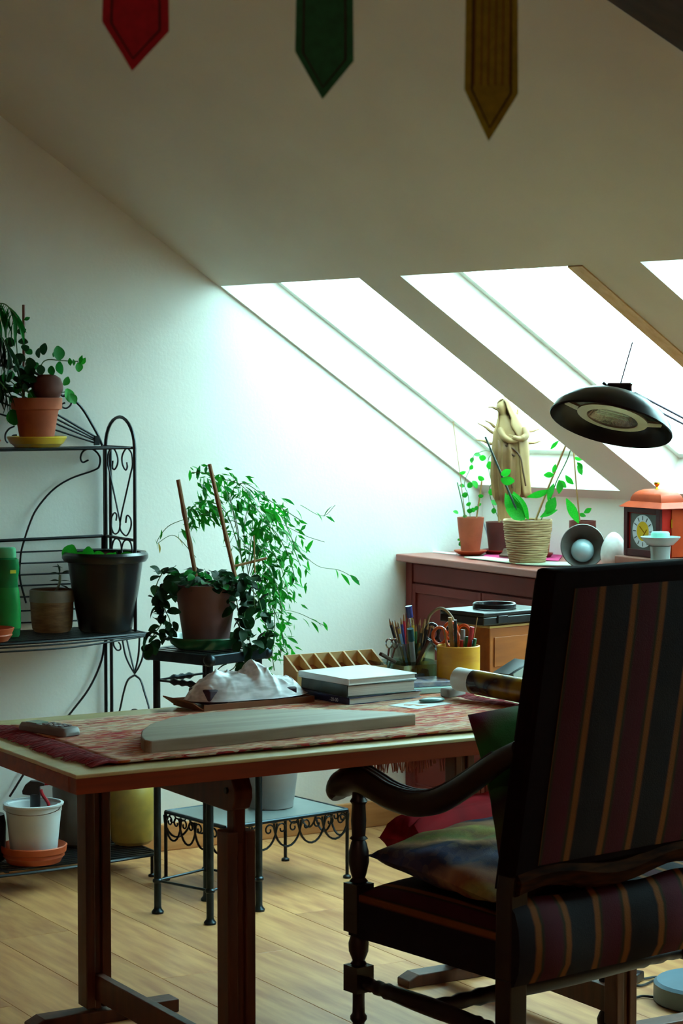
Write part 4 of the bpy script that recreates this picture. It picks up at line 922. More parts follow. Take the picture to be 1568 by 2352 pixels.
# ================================================================ FLOOR LAMP
LD = 5.2; rc = at(1402, 977, LD); K = pxm(LD)
nrm = (-HD*.30+(-CR*math.sin(math.radians(15))-V((0,0,1))*math.cos(math.radians(15)))*.954).normalized()   # opening direction
ub = CR-nrm*CR.dot(nrm); ub.normalize(); vb = nrm.cross(ub); Ml = Matrix((ub, vb, nrm)).transposed()
bpos = hz(1624, 2300, 0.0); bpos = V((bpos.x, bpos.y, 0))
fl = thing('floor_lamp', 'black dome reading lamp on long thin arms with a round floor base at the right', 'lamp', bpos)
R_ = 142*K
obj('shade', MB().lathe([(R_,0),(R_*1.01,-.003),(R_*.95,-.024),(R_*.80,-.047),(R_*.58,-.066),(R_*.3,-.078),(.001,-.082),(.001,-.079),(R_*.3,-.075),(R_*.57,-.063),(R_*.78,-.045),(R_*.93,-.023),(R_*.985,0)], rc, 56, Ml, capb=False, capt=False), mat('black_satin_metal','1d2024','2a2d32',rough=.3,metal=.5), fl)
obj('lamp_ring', MB().lathe([(R_*.58,-.022),(R_*.58,-.018),(R_*.42,-.016),(R_*.42,-.022)], rc, 48, Ml, capb=False, capt=False), mat('pale_metal_ring','c9c4b4','b7b2a2',rough=.35,metal=.3), fl)
obj('reflector', MB().lathe([(R_*.42,-.020),(R_*.34,-.032),(R_*.15,-.040),(.0005,-.042)], rc, 40, Ml, capb=False), mat('dimpled_reflector','8b8078','6b5d58',rough=.2,metal=.9,scale=160,bump=.6), fl)
obj('bulb', MB().tube([rc+nrm*-.026-ub*.038, rc+nrm*-.026+ub*.038], .006, 10), glass, fl)
obj('bracket', MB().hexa([rc+Ml @ V(q) for q in ((-R_*.8,-.012,-.028),(-R_*.52,-.016,-.02),(-R_*.52,.016,-.02),(-R_*.8,.012,-.028),(-R_*.8,-.012,-.032),(-R_*.52,-.016,-.026),(-R_*.52,.016,-.026),(-R_*.8,.012,-.032))]), MATS['pale_metal_ring'], fl)
obj('bracket', MB().hexa([rc+Ml @ V(q) for q in ((R_*.8,-.012,-.028),(R_*.52,-.016,-.02),(R_*.52,.016,-.02),(R_*.8,.012,-.028),(R_*.8,-.012,-.032),(R_*.52,-.016,-.026),(R_*.52,.016,-.026),(R_*.8,.012,-.032))]), MATS['pale_metal_ring'], fl)
hubc = at(1424, 892, LD)
obj('hub', MB().tube([hubc-CR*26*K+HD*.01, hubc+CR*24*K-HD*.012], 13*K, 20), MATS['black_satin_metal'], fl)
obj('hub_cap', MB().tube([hubc+CR*24*K-HD*.012, hubc+CR*28*K-HD*.014], 11*K, 18), chrome, fl)
obj('hub_lever', MB().tube([hubc-CR*26*K, at(1392,885,LD), at(1384,879,LD)], [.003,.003,.004], 8), MATS['black_satin_metal'], fl)
rodm = mat('violet_grey_steel','4a4458','3c3748',rough=.35,metal=.6)
obj('handle_rod', MB().tube([at(1425,880,LD), at(1452,786,LD)], .0016, 8), rodm, fl)
pt = V((bpos.x, bpos.y, 1.40)); 
j0 = at(1650, 1003, depth(pt)); j1 = at(1650, 1016, depth(pt)); pp = V((j0.x, j0.y, 0))
obj('arm', MB().tube([at(1450,898,LD), j0], .0026, 8), rodm, fl); obj('arm', MB().tube([at(1438,906,LD), j1], .0026, 8), rodm, fl)
obj('pole', MB().tube([V((bpos.x,bpos.y,.05)), V((bpos.x,bpos.y,1.0)), V((j0.x,j0.y,j0.z+.02))], .009, 12), MATS['black_satin_metal'], fl)
obj('base', MB().lathe([(.128,0),(.132,.004),(.132,.046),(.124,.053),(.0005,.054)], bpos, 48), mat('blue_grey_base','5c7482','4d6573',rough=.4), fl)
cbm_ = mat('black_cable','15161a','1c1d22',rough=.5)
for i, (a_, b_) in enumerate((((1448,2243),(1502,2244)), ((1448,2262),(1502,2252)), ((1448,2291),(1502,2290)))):
    p_ = [hz(1380, a_[1]-14, .005), hz(a_[0], a_[1], .005), hz((a_[0]+b_[0])/2, a_[1]+5-4*i, .005), hz(*b_, .005), hz(1520, b_[1], .004)]
    obj('cable', MB().tube(catmull(p_, 5), .0032, 6), cbm_, fl)
p = hz(1460, 2247, .01); single('cable_plug', MB().box((p.x,p.y,.014), (.05,.026,.024), Matrix.Rotation(.5,3,'Z')), blackp, 'black power plug on the floor left of the lamp base', 'plug', bev=.004)

# ================================================================ ETAGERE (wrought iron shelf)
EX = -1.47; EYb = -.022; EYf = -.245
et = thing('iron_shelf', 'black wrought iron plant shelf with scrollwork against the back wall', 'shelf', (EX-.45, -.15, 0))
XL = EX-.98
T_ = .0042
def bk_(px, py): return gy(px, py, EYb)
def sd(px, py): return gx(px, py, EX)
def add(nm, pts, r=T_, n=6, cm=True): return obj(nm, MB().tube(catmull(pts, 5) if cm and len(pts) > 2 else pts, r, n), iron, et)
# posts
zA = 1.325; zM = .752; zL = .075
add('post', [V((EX,EYb,0)), V((EX,EYb,zA+.005))], .0055); add('post', [V((EX+.018,EYb-.004,0)), V((EX+.018,EYb-.004,zA))], .0055)
add('post', [V((XL,EYb,0)), V((XL,EYb,zA))], .0055)
# side frame with arched top
ys = [EYb-.006, EYf]
arch = [V((EX, EYb-.008, zA-.36))]+[V((EX, (EYb-.008+EYf)/2+(EYb-.008-EYf)/2*math.cos(a), zA+.0+.095*math.sin(a)*1.0)) for a in [PI*i/14 for i in range(15)]]+[V((EX, EYf, zA-.36))]
obj('arched_frame', MB().tube([V((EX,EYb-.008,zM))]+arch[1:-1]+[V((EX,EYf,zM))], .0055, 6), iron, et)
add('side_rail', [V((EX,EYb,zA)), V((EX,EYf,zA))], .005); 
zr = sd(275, 1235).z; add('side_rail', [V((EX,EYb,zr)), V((EX,EYf,zr-.002))], .005)
# scrolls of the side frame, traced on the frame's own plane
def q1(L_): return [sd(x/3.92, 660+y/3.92) for x, y in L_]
add('scroll', q1([(1015,1560),(1012,1620),(1030,1640),(1055,1600),(1060,1540),(1040,1475),(1010,1450),(980,1480),(968,1560),(985,1660),(1030,1870),(1070,2060),(1083,2130)]), .0028)
add('scroll', q1([(1142,1575),(1145,1620),(1130,1645),(1105,1600),(1098,1530),(1120,1470),(1150,1452),(1185,1500),(1192,1600),(1175,1680),(1130,1880),(1090,2060),(1080,2160),(1100,2210),(1140,2235),(1175,2170),(1180,2100),(1160,2060),(1140,2060),(1132,2120)]), .0028)
add('scroll', q1([(1045,2100),(1050,2050),(1030,2030),(1005,2070),(1000,2130),(1015,2200),(1040,2220),(1070,2195),(1083,2130)]), .0028)
def q2(L_): return [sd(x/3.92, 1200+y/3.92) for x, y in L_]
add('scroll', q2([(1050,330),(1050,262)]), .0028, cm=False); add('scroll', q2([(1147,330),(1147,280)]), .0028, cm=False)
add('scroll', q2([(1020,310),(1008,240),(1020,170),(1048,145),(1080,170),(1094,240),(1090,310)]), .0028)
add('scroll', q2([(1105,310),(1095,240),(1110,180),(1140,155),(1175,180),(1188,250),(1180,320)]), .0028)
# crest above the top shelf
def q3(L_): return [bk_(x/3.92, 660+y/3.92) for x, y in L_]
add('crest', q3([(920,1425),(880,1330),(820,1220),(740,1090),(650,1000),(600,970),(560,975),(500,900),(300,760),(120,715),(-60,700),(-300,700)]), .0045)
add('crest_scroll', q3([(585,1040),(560,1050),(558,1075),(595,1088),(635,1060),(640,1010),(610,980)]), .003)
add('crest_scroll', q3([(150,1330),(115,1335),(112,1360),(130,1375)]), .003)
add('crest_scroll', q3([(130,1250),(80,1275),(50,1320),(50,1370),(70,1400)]), .003)
for y0_, y1_ in ((1135,1345),(1180,1365),(1225,1380),(1285,1400)): add('fan_wire', q3([(870,y1_+5),(500,y0_),(-100,y0_-(y1_-y0_)*1.5)]), .0032, cm=False)
obj('fan_clamp', MB().box(bk_(222,1012), (.016,.012,.03)), iron, et)
add('fan_wire', q3([(870,1350),(700,1255),(520,1150)]), .0032, cm=False)
# long S curve and back rails behind the middle shelf
add('back_curve', q3([(795,1555),(745,1575),(725,1530),(755,1470),(830,1455),(895,1520),(895,1600),(850,1645),(640,1720),(480,1820),(340,1980),(270,2120),(200,2340)])+[bk_(x,y) for x, y in ((46,1290),(46,1330),(60,1385))], .0032)
def rail(py0, py1, r=.003, x0=-200, x1=235): add('back_rail', [bk_(x1, py1), bk_(x0, py0+(py0-py1)*.0+(py0-py1)*abs(x0)/235)], r, cm=False)
rail(1242, 1231, .0058)
for y_ in (1270, 1296, 1322, 1347, 1373, 1405, 1432): rail(y_, y_-9)
add('back_post', [bk_(236,1229), V((bk_(236,1229).x, EYb, zM))], .0055)
# shelves: slats inside a flat frame, front edge bowed
def shelf(z, dfront, dside, nsl, nm='shelf_board'):
    sh = obj(nm, MB().tube([V((XL-.02,EYb,z)), V((XL-.02,EYf*.9-dfront*.2,z))]+[V((XL+(EX+dside-XL)*t_, EYf-dfront-.05*math.sin(PI*t_), z)) for t_ in [i/16 for i in range(17)]]+[V((EX+dside,EYb,z))], .006, 6, flat=.8), iron, et)
    for k in range(nsl):
        f_ = (k+.5)/nsl; y_ = EYb+(EYf-dfront-EYb)*f_
        obj('slat', MB().box(((XL+EX+dside)/2, y_, z), (EX+dside-XL, .012, .004)), iron, sh, smooth=False)
    for t_ in (.02, .5, .98):
        obj('cross_bar', MB().box((XL+(EX+dside-XL)*t_, (EYb+EYf-dfront)/2, z-.003), (.012, abs(EYf-dfront-EYb), .003)), iron, sh, smooth=False)
shelf(zA, -.02, .002, 9); shelf(zM, .06, .012, 13); shelf(zL, .12, .02, 14)
# lower edge wires and legs of the lower tier
add('edge_wire', [V((XL, EYf-.06, zM-.022))]+[V((XL+(EX-XL)*t_, EYf-.06-.05*math.sin(PI*t_), zM-.022)) for t_ in (.25,.5,.75)]+[V((EX,EYf-.07,zM-.006))], .003)
add('edge_wire', [V((XL, EYf-.06, zM-.010))]+[V((XL+(EX-XL)*t_, EYf-.06-.05*math.sin(PI*t_), zM-.010)) for t_ in (.25,.5,.75)]+[V((EX,EYf-.07,zM-.003))], .003)
def sd2(px, py): return gx(px, py, EX+.01)
def q4(L_): return [sd2(x/3.92, 1200+y/3.92) for x, y in L_]
add('side_curve', q4([(1100,1050),(1130,1200),(1180,1310),(1212,1360)]), .003); add('side_curve', q4([(1140,1050),(1175,1200),(1212,1355)]), .003)
add('side_curve', q4([(1255,1040),(1245,1200),(1212,1355)]), .003); add('side_curve', q4([(1300,1030),(1285,1200),(1250,1300),(1212,1360)]), .003)
add('side_curve', q4([(1212,1375),(1150,1420),(1110,1540),(1075,1700)])+[sd2(255,1700), sd2(244,1780)], .0035)
add('side_curve', q4([(1215,1375),(1265,1420),(1300,1530),(1345,1690)])+[sd2(352,1700), sd2(358,1790)], .0035)
add('side_curve', q4([(1165,1720),(1190,1690),(1220,1685),(1245,1700)]), .003)
for bx_ in (1020, 770): add('hook_scroll', q4([(bx_,1060),(bx_+5,1110),(bx_+35,1150),(bx_+65,1140),(bx_+62,1100),(bx_+48,1080)]), .0028)
add('front_curve', [gy(x,y,EYb) for x, y in ((240,1475),(232,1520),(205,1580),(160,1640),(80,1740),(22,1830))], .0035)
for (x_, y_) in ((EX+.01, EYf-.09), (EX+.01, EYb-.03), (XL, EYf-.1), (XL, EYb-.03), ((EX-.24), EYf-.15)):
    obj('foot', MB().lathe([(.012,0),(.012,.006),(.005,.010),(.005,.075)], V((x_,y_,0)), 12), iron, et)

# ---- things on the shelf
def shp(px, y, z):
    p = gy(px, 1200, y); return V((p.x, y, z))
# top shelf
c = shp(86, -.135, zA+.0045); dd = depth(c); K = pxm(dd)
sa = thing('saucer', 'yellow glazed saucer on the top of the iron shelf', 'saucer', c)
obj('dish', MB().lathe([(50*K,0),(58*K,.009),(60*K,.010),(69*K,.030),(67*K,.033),(62*K,.030),(50*K,.010),(.0005,.009)], c, 44, capt=False), yellowc, sa)
c = c+V((0,0,.0095))
pl = pot('potted_plant', 'terracotta pot with dark round leaves on the yellow saucer', 'potted plant', c, [(37*K,0),(50*K,76*K),(52*K,78*K),(58*K,80*K),(59*K,104*K),(57*K,106*K)], terra, group=None)
obj('soil', MB().lathe([(52*K,90*K),(.0005,94*K)], c, 24, capb=True), soil, pl)
stickfrom(pl, c, (-.04,.01,0), 54, 700, dd, .0045, mat('red_brown_cane','7a4030','633226'), 'cane', .1)
for pts in ([(60,925),(45,880),(40,820),(36,760)], [(75,920),(90,870),(95,838),(110,826),(140,828),(180,830)], [(60,920),(30,880),(5,870)], [(80,920),(70,880),(60,850)], [(95,925),(120,905),(150,900)]):
    obj('stem', MB().tube(catmull([at(x,y,dd-.02) for x, y in pts]), .0018, 5), stemg, pl)
for k in range(52):
    px = random.gauss(45, 26); py = random.gauss(868, 26); a = random.uniform(0, 2*PI)
    leaf(pl, 'round', random.choice([green3, green3, greend, green2]), at(min(px,85),py,dd+random.uniform(-.07,.05)), CR*math.cos(a)+V((0,0,math.sin(a)))-HD*random.uniform(0,.8), random.uniform(.025,.042))
for (px,py,a,sz,m_) in [(38,762,.2,.03,green3),(35,790,2.8,.034,green3),(42,785,0,.03,green3),(35,815,-.5,.036,green3),(90,822,1.7,.03,green3),(100,815,1.5,.036,green3),(118,840,-1.5,.03,green2),(122,820,1.2,.02,green2),(135,828,1.6,.045,green2),(137,830,-1.5,.04,green2),(160,822,-1.5,.024,green1),(168,825,-1.4,.02,green1),(184,835,1.4,.026,green1),(186,838,1.0,.026,green1),(180,832,-1.5,.03,green1),(92,838,-1.4,.03,green3),(55,735,.4,.02,green2),(152,893,-1.2,.045,green1),(160,905,-1,.035,green1),(146,885,1.0,.03,green1),(78,880,-.6,.05,green2),(70,895,-1,.05,green1),(28,940,-1.4,.05,green2)]:
    leaf(pl, 'round' if sz > .028 else 'oval', m_, at(px,py,dd-.03), CR*math.cos(a)+V((0,0,math.sin(a))), sz, up=-HD)
cv = c+CR*.035+HD*-.01; K2 = K
cv = V((cv.x, cv.y, c.z+94*K))
single('clay_ball_pot', MB().lathe([(20*K,0),(23*K,8*K),(30*K,16*K),(36*K,30*K),(36*K,42*K),(30*K,56*K),(18*K,64*K),(14*K,65*K),(13*K,60*K),(.0005,58*K)], cv, 30, capt=False), terrad, 'small round clay ball pot standing in the terracotta pot', 'pot', base=cv)
# palm-like plant and pot cut by the left frame edge
c = shp(-62, -.15, zA+.0045); d_ = depth(c); K = pxm(d_)
sa = thing('saucer', 'orange saucer at the far left of the iron shelf top', 'saucer', c); obj('dish', MB().lathe([(50*K,0),(66*K,.022),(64*K,.025),(48*K,.008),(.0005,.007)], c, 36, capt=False), orange, sa)
c = c+V((0,0,.008)); pl = pot('potted_palm', 'palm with drooping narrow leaves at the left edge above the iron shelf', 'potted plant', c, [(38*K,0),(50*K,76*K),(56*K,78*K),(57*K,104*K)], terra)
obj('soil', MB().lathe([(50*K,92*K),(.0005,95*K)], c, 20, capb=True), soil, pl)
for fi, pts in enumerate(([(-60,920),(-50,780),(-20,710),(10,698),(40,730)], [(-60,920),(-50,800),(-20,765),(5,775),(20,810)], [(-60,920),(-40,880),(-10,870),(15,895)], [(-60,920),(-70,760),(-100,700)], [(-60,920),(-55,820),(-30,700),(-5,690)])):
    pt_ = catmull([at(x,y,d_+.02*(fi % 3)) for x, y in pts], 6); obj('frond_stem', MB().tube(pt_, .002, 5), stemg, pl)
    for k in range(8, len(pt_)):
        for sg in (-1, 1): leaf(pl, 'strap', green2 if fi in (0,4) else green3, pt_[k], V((0,0,-1))+CR*sg*random.uniform(.1,.9)+rnd(.15)+HD*random.uniform(-.3,.3), random.uniform(.07,.11))
# middle shelf
c = shp(12, -.20, zM+.0045); d_ = depth(c); K = pxm(d_)
bo = thing('green_bottle', 'tall green plastic bottle with pale green cap on the iron shelf', 'bottle', c)
gb = mat('green_bottle_plastic','1e8a4c','0f5a32',rough=.2,scale=6)
def oval(a, z): return 1/math.sqrt((math.cos(a)/1.0)**2+(math.sin(a)/.6)**2)
Mo = Matrix.Rotation(AZ-PI/2, 3, 'Z')
prf = [(30,0),(33,6),(34,40),(33,80),(29,115),(28,130),(32,160),(30,180),(22,184)]
obj('body', MB().lathe([(r*K, z_*K) for r, z_ in prf], c, 36, Mo, fn=oval), gb, bo)
obj('cap', MB().lathe([(23*K,182*K),(25*K,184*K),(24*K,204*K),(20*K,207*K),(.0005,207*K)], c, 30, Mo, fn=oval), mat('mint_cap','5fc08a','53b07d',rough=.3), bo)
obj('label', MB().lathe([(34.6*K,20*K),(34.8*K,50*K),(33.8*K,80*K),(29.8*K,115*K)], c, 36, Mo, fn=oval, capb=False, capt=False), mat('green_label','1d9c4a','14843c',rough=.3,scale=9), bo)
tl = c-HD*.6*34*K+CR*20*K
obj('label_stripe', MB().box(tl+V((0,0,152*K)), (.018,.003,.010), Matrix.Rotation(AZ-PI/2+.5,3,'Z')), mat('yellow_print','d8d83a','c8c832',rough=.4), bo)
c = shp(-22, -.285, zM+.0045); d_ = depth(c); K = pxm(d_)
single('small_clay_bowl', MB().lathe([(38*K,0),(48*K,14*K),(47*K,17*K),(53*K,30*K),(50*K,31*K),(40*K,8*K),(.0005,8*K)], c, 36, capt=False), orange, 'orange ribbed clay saucer at the left edge of the middle iron shelf', 'saucer', base=c)
c = shp(118, -.13, zM+.0045); d_ = depth(c); K = pxm(d_)
pl = pot('potted_succulent', 'ribbed brown stoneware pot with grey rim left of the big dark pot', 'potted plant', c, [(40*K,0),(46*K,8*K),(49*K,35*K),(50*K,70*K),(50*K,88*K),(49*K,95*K)], rib, extra=lambda a, z: 1+.012*math.sin(z*900)+.006*math.sin(18*a))
obj('glaze_band', MB().lathe([(51.5*K,70*K),(51.5*K,96*K),(48*K,98*K)], c, 36, capb=False, capt=False), ribg, pl)
obj('soil', MB().lathe([(44*K,82*K),(.0005,84*K)], c, 20, capb=True), soil, pl)
obj('stem', MB().tube(catmull([c+V((0,0,80*K)), at(135,1345,d_), at(138,1320,d_)]), .0045, 6), mat('pale_stem','8fa08a','7c8d78'), pl)
for (px,py,a) in [(138,1335,.2),(138,1335,2.9),(136,1318,1.6),(137,1320,2.7),(140,1318,.6),(120,1302,.1),(140,1345,-.5)]: leaf(pl, 'oval', green3, at(px,py,d_), CR*math.cos(a)+V((0,0,math.sin(a)))*.6, .032)
c = shp(241, -.185, zM+.0045); d_ = depth(c); K = pxm(d_)
pl = pot('dark_planter', 'large dark grey plastic pot with small green leaves on the middle iron shelf', 'potted plant', c, [(58*K,0),(62*K,6*K),(78*K,100*K),(86*K,158*K),(94*K,160*K),(99*K,168*K),(99*K,176*K),(94*K,182*K),(86*K,180*K)], darkpot, n=48)
obj('soil', MB().lathe([(80*K,160*K),(.0005,163*K)], c, 24, capb=True), soil, pl)
for (px,py,a,sz,kd) in [(150,1288,1.1,.055,'round'),(206,1292,1.7,.05,'round'),(210,1282,.1,.045,'round'),(276,1284,3.0,.055,'oval'),(262,1290,1.5,.03,'round'),(312,1286,2.7,.05,'oval'),(196,1290,2.4,.04,'round')]:
    leaf(pl, kd, green1, at(px,py,d_-.03), CR*math.cos(a)+V((0,0,math.sin(a))), sz, up=-HD)
    obj('stem', MB().tube([c+V((0,0,161*K))+(at(px,1300,d_)-c-V((0,0,0)))*0+CR*((px-241)*K*.8), at(px,py,d_-.03)], .0018, 5), stemg, pl)
# bottom shelf: saucer, white bucket, spray bottle, ochre jars
c = shp(72, -.285, zL+.0045); d_ = depth(c); K = pxm(d_)
sa = thing('saucer', 'ribbed orange saucer under the white bucket', 'saucer', c)
obj('dish', MB().lathe([(62*K,0),(68*K,12*K),(71*K,14*K),(70*K,22*K),(75*K,24*K),(77*K,38*K),(74*K,40*K),(66*K,14*K),(.0005,12*K)], c, 48, capt=False), orange, sa)
cb2 = c+V((0,0,12.5*K))
bu = pot('white_bucket', 'white plastic bucket standing on the lowest iron shelf', 'bucket', cb2, [(51*K,0),(53*K,4*K),(65*K,118*K),(69*K,120*K),(70*K,124*K),(67*K,125*K)], whitep, n=44)
for sg in (-1, 1): obj('handle_lug', MB().box(cb2+CR*sg*62*K-HD*20*K+V((0,0,118*K)), (.012,.012,.02)), whitep, bu)
ha = [cb2+CR*66*K*math.cos(a)-HD*(30*K+40*K*math.sin(a))+V((0,0,120*K-14*K*math.sin(a))) for a in [PI*i/12 for i in range(13)]]
obj('wire_handle', MB().tube(ha, .0015, 5), chrome, bu)
cs = cb2+CR*4*K+V((0,0,.006)); spb = thing('spray_bottle', 'black spray bottle with red trigger standing in the white bucket', 'spray bottle', cs)
obj('bottle', MB().lathe([(34*K,0),(35*K,60*K),(30*K,84*K),(14*K,98*K),(13*K,105*K)], cs, 26), blackp, spb)
tz = 105
obj('neck', MB().lathe([(12*K,100*K),(12*K,140*K)], cs, 20), blackp, spb)
hp_ = [(-28,140),(-14,138),(8,136),(12,142),(10,158),(22,160),(23,165),(8,170),(-10,171),(-22,162),(-29,148)]
obj('spray_head', MB().prism([cs+CR*x_*K+HD*-9*K+V((0,0,z_*K)) for x_, z_ in hp_], HD*18*K), blackp, spb, bev=.001)
obj('nozzle', MB().tube([cs+CR*20*K+V((0,0,162*K)), cs+CR*38*K+V((0,0,164*K))], 3*K, 8), redp, spb)
obj('trigger', MB().tube(catmull([cs+CR*x_*K+V((0,0,z_*K)) for x_, z_ in ((13,150),(17,138),(28,122),(32,112))]), 4*K, 8), redp, spb)
c = shp(300, -.19, zL+.0045); d_ = depth(c); K = pxm(d_)
single('ochre_jar', MB().lathe([(40*K,0),(48*K,8*K),(54*K,60*K),(54*K,110*K),(48*K,142*K),(44*K,146*K),(46*K,152*K),(44*K,156*K),(40*K,150*K),(40*K,120*K),(.0005,118*K)], c, 44, capt=False), crack, 'mottled ochre ceramic jar behind the left table leg', 'jar', base=c)
c = shp(178, -.12, zL+.0045); d_ = depth(c); K = pxm(d_)
single('grey_jar', MB().lathe([(40*K,0),(48*K,6*K),(60*K,60*K),(62*K,130*K),(56*K,168*K),(50*K,168*K),(52*K,128*K),(.0005,126*K)], c, 40, capt=False), mat('grey_brown_glaze','5a5248','47413a',rough=.5,scale=12), 'dark grey-brown jar between the white bucket and the ochre jar', 'jar', base=c)
c = shp(-30, -.22, zL+.0045); d_ = depth(c); K = pxm(d_)
single('black_jar', MB().lathe([(30*K,0),(36*K,6*K),(38*K,90*K),(34*K,110*K),(.0005,110*K)], c, 30), blackp, 'black jar cut by the left frame edge beside the bucket', 'jar', base=c)

# ================================================================ TALL IRON PLANT STAND
P = [hz(362,2097,0), hz(487,2122,0), hz(598,2092,0), hz(467,2070,0)]
cc = (P[0]+P[1]+P[2]+P[3])/4; e1 = ((P[2]-P[1])+(P[3]-P[0])).normalized(); e2 = V((-e1.y, e1.x, 0)); hs = .103
ps_ = thing('tall_plant_stand', 'tall square black metal plant stand behind the table', 'plant stand', (cc.x, cc.y, 0))
zT = .765
def cn_(i, k=1.0): a, b = ((-1,1),(-1,-1),(1,-1),(1,1))[i]; return cc+e1*a*hs*k+e2*b*hs*k
for i in range(4):
    q = cn_(i)
    obj('leg', MB().lathe([(.017,0),(.018,.006),(.0115,.014),(.0105,.02),(.0105,.088),(.0145,.092),(.0145,.098),(.0105,.102),(.0105,zT-.03)], q, 16), ironb, ps_)
    a, b = cn_(i), cn_((i+1) % 4)
    obj('low_stretcher', MB().tube([a+V((0,0,.095)), b+V((0,0,.095))], .0038, 8), ironb, ps_)
    mid = (a+b)/2; 
    pth = [a.lerp(b, t_)+V((0,0,zT-.09)) for t_ in [j/20 for j in range(21)]]
    obj('turned_rung', MB().tube(pth, [.0035+(.007 if j in (7,10,13) else .0035 if j in (6,8,9,11,12,14) else 0) for j in range(21)], 8), ironb, ps_)
    a2, b2 = cn_(i, 1.16), cn_((i+1) % 4, 1.16); dv = (b2-a2).normalized(); nv = V((dv.y,-dv.x,0))
    Mz = Matrix(((dv.x, nv.x, 0), (dv.y, nv.y, 0), (0,0,1)))
    obj('top_rail', MB().box((a2+b2)/2+V((0,0,zT-.015)), ((b2-a2).length, .022, .03), Mz), ironb, ps_, bev=.003, smooth=False)
    obj('corner_knob', MB().ell(cn_(i,1.16)+V((0,0,zT-.015)), (.018,.018,.018), 12, 8), ironb, ps_)
for k in range(5):
    t_ = -.8+.4*k; obj('top_slat', MB().box(cc+e1*t_*hs+V((0,0,zT-.004)), (.022, hs*2.3, .006), Matrix(((e1.x,e2.x,0),(e1.y,e2.y,0),(0,0,1)))), ironb, ps_, smooth=False)
dS = depth(cc); K = pxm(dS)
c = V((cc.x, cc.y, zT+.004)); c = c+CR*((472-784)*K-(cc-CAM).dot(CR))
sa = thing('saucer', 'green plastic saucer on the tall black plant stand', 'saucer', c)
obj('dish', MB().lathe([(70*K,0),(82*K,10*K),(89*K,24*K),(88*K,27*K),(84*K,24*K),(72*K,6*K),(.0005,5*K)], c, 44, capt=False), greenp, sa)
cp = c+V((0,0,6*K))
tp_ = pot('trailing_plant', 'plum-brown pot overflowing with glossy dark trailing leaves on the tall stand', 'potted plant', cp, [(51*K,0),(52*K,3*K),(66*K,98*K),(68*K,100*K),(73*K,136*K),(74*K,140*K)], plum, n=44)
obj('soil', MB().lathe([(66*K,130*K),(.0005,134*K)], cp, 24, capb=True), soil, tp_)
rim = cp+V((0,0,140*K))
# trailing strands: crown on the rim, curtains left and right
n_leaf = 0
crown = 125
for k in range(crown):
    a = random.uniform(0, 2*PI); r_ = math.sqrt(random.random())*86*K; p = rim+V((math.cos(a)*r_, math.sin(a)*r_, random.uniform(-6,34)*K*(1-.3*r_/(86*K))))
    leaf(tp_, 'pad', random.choice([greend, greend, green3, green2]), p, V((math.cos(a), math.sin(a), random.uniform(-.6,.6)))-HD*.4, random.uniform(.026,.040)); n_leaf += 1
strands = [([(385,1320),(365,1370),(375,1420),(352,1460),(345,1480)],28), ([(395,1330),(378,1390),(390,1430),(372,1465)],24), ([(375,1310),(358,1350),(362,1400)],16),
 ([(540,1330),(565,1380),(560,1430),(575,1480),(572,1530)],34), ([(550,1330),(590,1370),(605,1420),(618,1460),(610,1470)],28), ([(530,1340),(545,1390),(550,1440),(560,1500)],24), ([(560,1320),(580,1350),(585,1400)],14), ([(545,1500),(540,1530),(520,1545)],6)]
for pts, cnt in strands:
    pth = catmull([at(x, y, dS-.05+random.uniform(-.03,.03)) for x, y in pts], 8); obj('strand', MB().tube(pth, .0016, 5), stemg, tp_)
    for k in range(cnt):
        p = pth[int(k/cnt*len(pth))]+rnd(.014); leaf(tp_, 'pad', random.choice([greend, greend, green3]), p, rnd(1)-HD*.7+V((0,0,-.2)), random.uniform(.028,.042)); n_leaf += 1
# bamboo canes with the fine-leaved climber
dJ = dS+.10
jz = thing('climbing_jasmine', 'fine-leaved bright green climber on two bamboo canes cascading right of the plum pot', 'potted plant', V((rim.x, rim.y, rim.z-.02)))
for (xa, ya, xb, yb_, r_) in ((450,1325,409,1102,.0062), (540,1325,481,1066,.0058), (585,1315,583,1230,.002), (540,1300,612,1282,.004)):
    pa_ = at(xa, ya, dS+.02); pb_ = at(xb, yb_, dS+.05); 
    if r_ > .005:
        pth = [pa_.lerp(pb_, t_) for t_ in [i/12 for i in range(13)]]; obj('bamboo_cane', MB().tube(pth, [r_*(1.25 if i in (4,8) else 1) for i in range(13)], 8), bamboo, jz)
    else: obj('twig', MB().tube([pa_, pb_], r_, 6), woody, jz)
JS = [ [(560,1320),(540,1200),(520,1130),(480,1090),(440,1085)], [(560,1320),(545,1210),(530,1140),(560,1110),(620,1150),(690,1195)], [(570,1320),(560,1240),(570,1170),(610,1170),(660,1230),(690,1300)],
 [(570,1320),(590,1230),(620,1210),(660,1270),(680,1340)], [(575,1320),(600,1260),(640,1290),(665,1380)], [(575,1330),(610,1300),(640,1360),(650,1450)], [(580,1340),(610,1360),(640,1430),(660,1500)],
 [(570,1300),(580,1180),(560,1120),(500,1100),(470,1120)], [(560,1300),(520,1180),(470,1150),(440,1170),(430,1210)], [(580,1320),(620,1330),(630,1420),(625,1500)], [(575,1300),(600,1200),(640,1180),(680,1260)],
 [(640,1200),(700,1230),(745,1245)], [(680,1260),(730,1300),(780,1310),(825,1335)], [(650,1400),(690,1410),(750,1440)], [(690,1160),(740,1185),(770,1160)], [(450,1280),(400,1230),(360,1248),(385,1210),(430,1190)], [(520,1130),(560,1150),(600,1180),(640,1240)], [(600,1250),(620,1300),(600,1380)], [(430,1190),(470,1180),(500,1170)], [(580,1330),(600,1400),(620,1480),(630,1540)] ]
tot = 0
